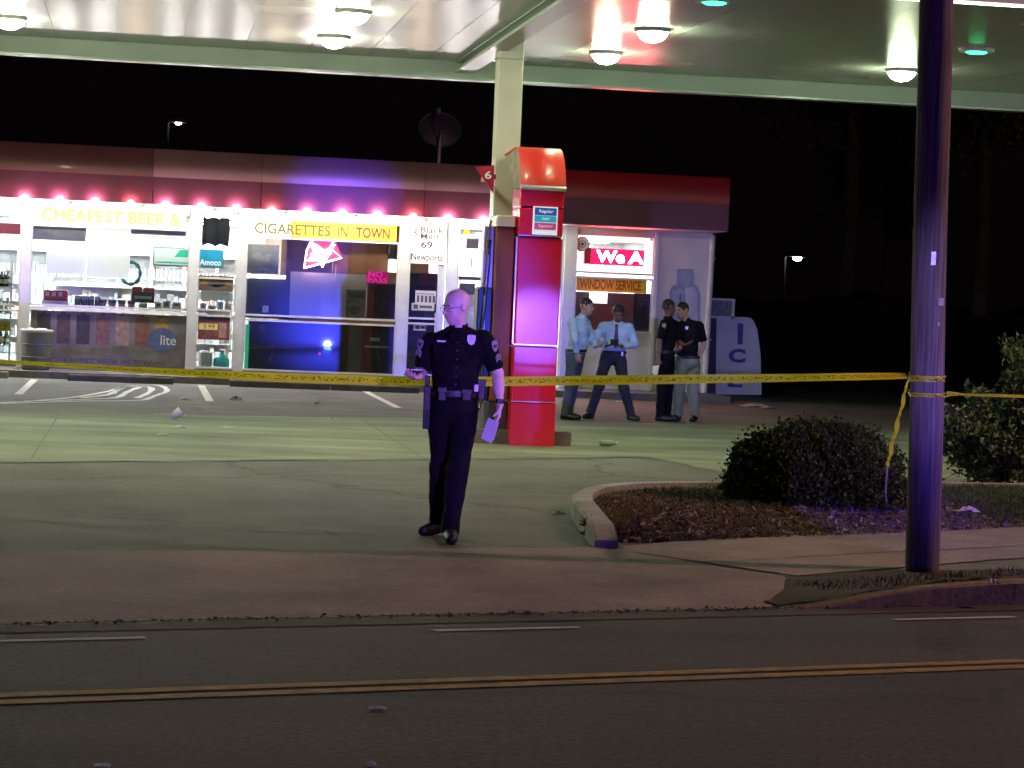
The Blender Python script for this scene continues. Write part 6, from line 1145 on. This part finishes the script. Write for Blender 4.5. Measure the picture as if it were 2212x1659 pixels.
tb = [M('pine_bark', (.06, .045, .035), .9, var=.4, scale=3, bump=.6)]; tl = [M('tree_leaf_a', (.03, .045, .02), .6), M('tree_leaf_b', (.05, .07, .03), .6)]
def tree(label, px, D, h_, r, cz, seed):
    g = at(px, 830, D=D); t = thing('tall_tree', label, 'tree', (g.x, g.y, 0)); R2 = np.random.default_rng(seed); mb = MB(); mb.tube([(0, 0, -.1), (.1, 0, h_*.3), (-.05, .1, h_*.65), (.1, 0, h_)], [r, r*.85, r*.6, r*.2], 12); tips = []
    for i in range(22):
        z = cz+(h_-cz)*i/22; a = R2.uniform(0, 6.28); L = (1-.6*i/22)*R2.uniform(1.5, 3.2); e = Vector((math.cos(a)*L, math.sin(a)*L, z+L*.35)); mb.tube([(0, 0, z), e*.5+Vector((0, 0, z*.5)), e], [.07, .05, .015], 6); tips += [tuple(e*k+Vector((0, 0, z))*(1-k)) for k in (.5, .75, 1)]
    mb.build('trunk', tb, t); T = np.array(tips); C = T[R2.integers(0, len(T), 9000)]+R2.normal(0, .42, (9000, 3)); V, Q = leafcloud(C, R2.normal(0, 1, (9000, 3)), .1, .2); np_mesh('crown', V, Q, tl, t, False, R2.integers(0, 2, len(Q)))
tree('tall dark tree far behind the lot between lamp and pole', 1815, 72, 15, .3, 6.5, 1); tree('tall dark tree far behind the lot right of the utility pole', 2102, 66, 14, .26, 6.2, 2); tree('dark tree farthest off, hidden in the night left of the pole', 1905, 88, 13, .28, 4.5, 3)

V = []; Q = []; xs_ = np.linspace(11.5, 130, 120)
for x in xs_:
    for (y, z) in ((53.5, .01), (55, .9), (57, 1.5), (60, 1.9), (70, 2.1), (70, 0)): V.append((x, y+1.2*math.sin(x*.31), z*min(1, (x-11.4)/4)*(1+.12*math.sin(x*.9+y))))
for i in range(119):
    for j in range(5): Q.append((i*6+j, (i+1)*6+j, (i+1)*6+j+1, i*6+j+1))
struct(np_mesh('added_dark_mound', V, Q, ground_mat('near_black_mound', (.006, .006, .003), (.016, .016, .008), .6, .95, .8)))  # dark mound added to hide the lamplit ground behind the lot
# ------------------------------------------------------------------ patrol car behind the camera (it lights the pole, the officer and the glass)
car = thing('patrol_car', 'dark patrol car with blue roof light bar parked across the road', 'police car', (5.4, -4.6, 0), math.pi/2)
mb = MB(); mb.prism([(-2.4, .35), (2.4, .35), (2.45, .7), (2.3, .95), (1.3, 1.02), (-2.35, 1.0), (-2.45, .7)], -.92, .92); mb.build('body', M('dark_car_paint', (.01, .01, .015), .2, coat=1), car, bevel=.05)
mb = MB(); mb.prism([(1.25, 1.02), (.55, 1.45), (-1.3, 1.47), (-2.1, 1.0)], -.78, .78); mb.build('cabin', M('dark_car_glass', (.01, .012, .015), .05), car, bevel=.04)
for x in (-1.45, 1.45):
    for y in (-.93, .93): mb = MB(); mb.cyl((x, y-.1*np.sign(y), .34), (x, y, .34), .34, seg=20); mb.build('wheel', blackp, car)
mb = MB(); mb.bbox(.3, .55, -.8, .8, 1.45, 1.53, .02); lb = mb.build('light_bar', blackp, car)
mb = MB(); mb.bbox(.42, .52, .53, .77, 1.54, 1.66, .01); mb.build('light_module', M('lit_police_blue', (.1, .2, 1), emit=110, ecol=(.05, .15, 1)), lb)
def copy_thing(t, loc, label):
    c = t.copy(); COL.objects.link(c); c.location = loc; c['label'] = label
    for a in list(t.children):
        b_ = a.copy(); COL.objects.link(b_); b_.parent = c
        for g in a.children: d_ = g.copy(); COL.objects.link(d_); d_.parent = b_
copy_thing(car, (1.95, -4.6, 0), 'added second dark patrol car with blue roof light bar, unseen left of the first')  # unseen car added as a source for the wall and fascia beams
mb = MB(); mb.bbox(.44, .52, .9, .98, 1.3, 1.38, .01); mb.build('light_module', M('lit_police_red', (1, .1, .2), emit=12, ecol=(1, .05, .2)), lb)
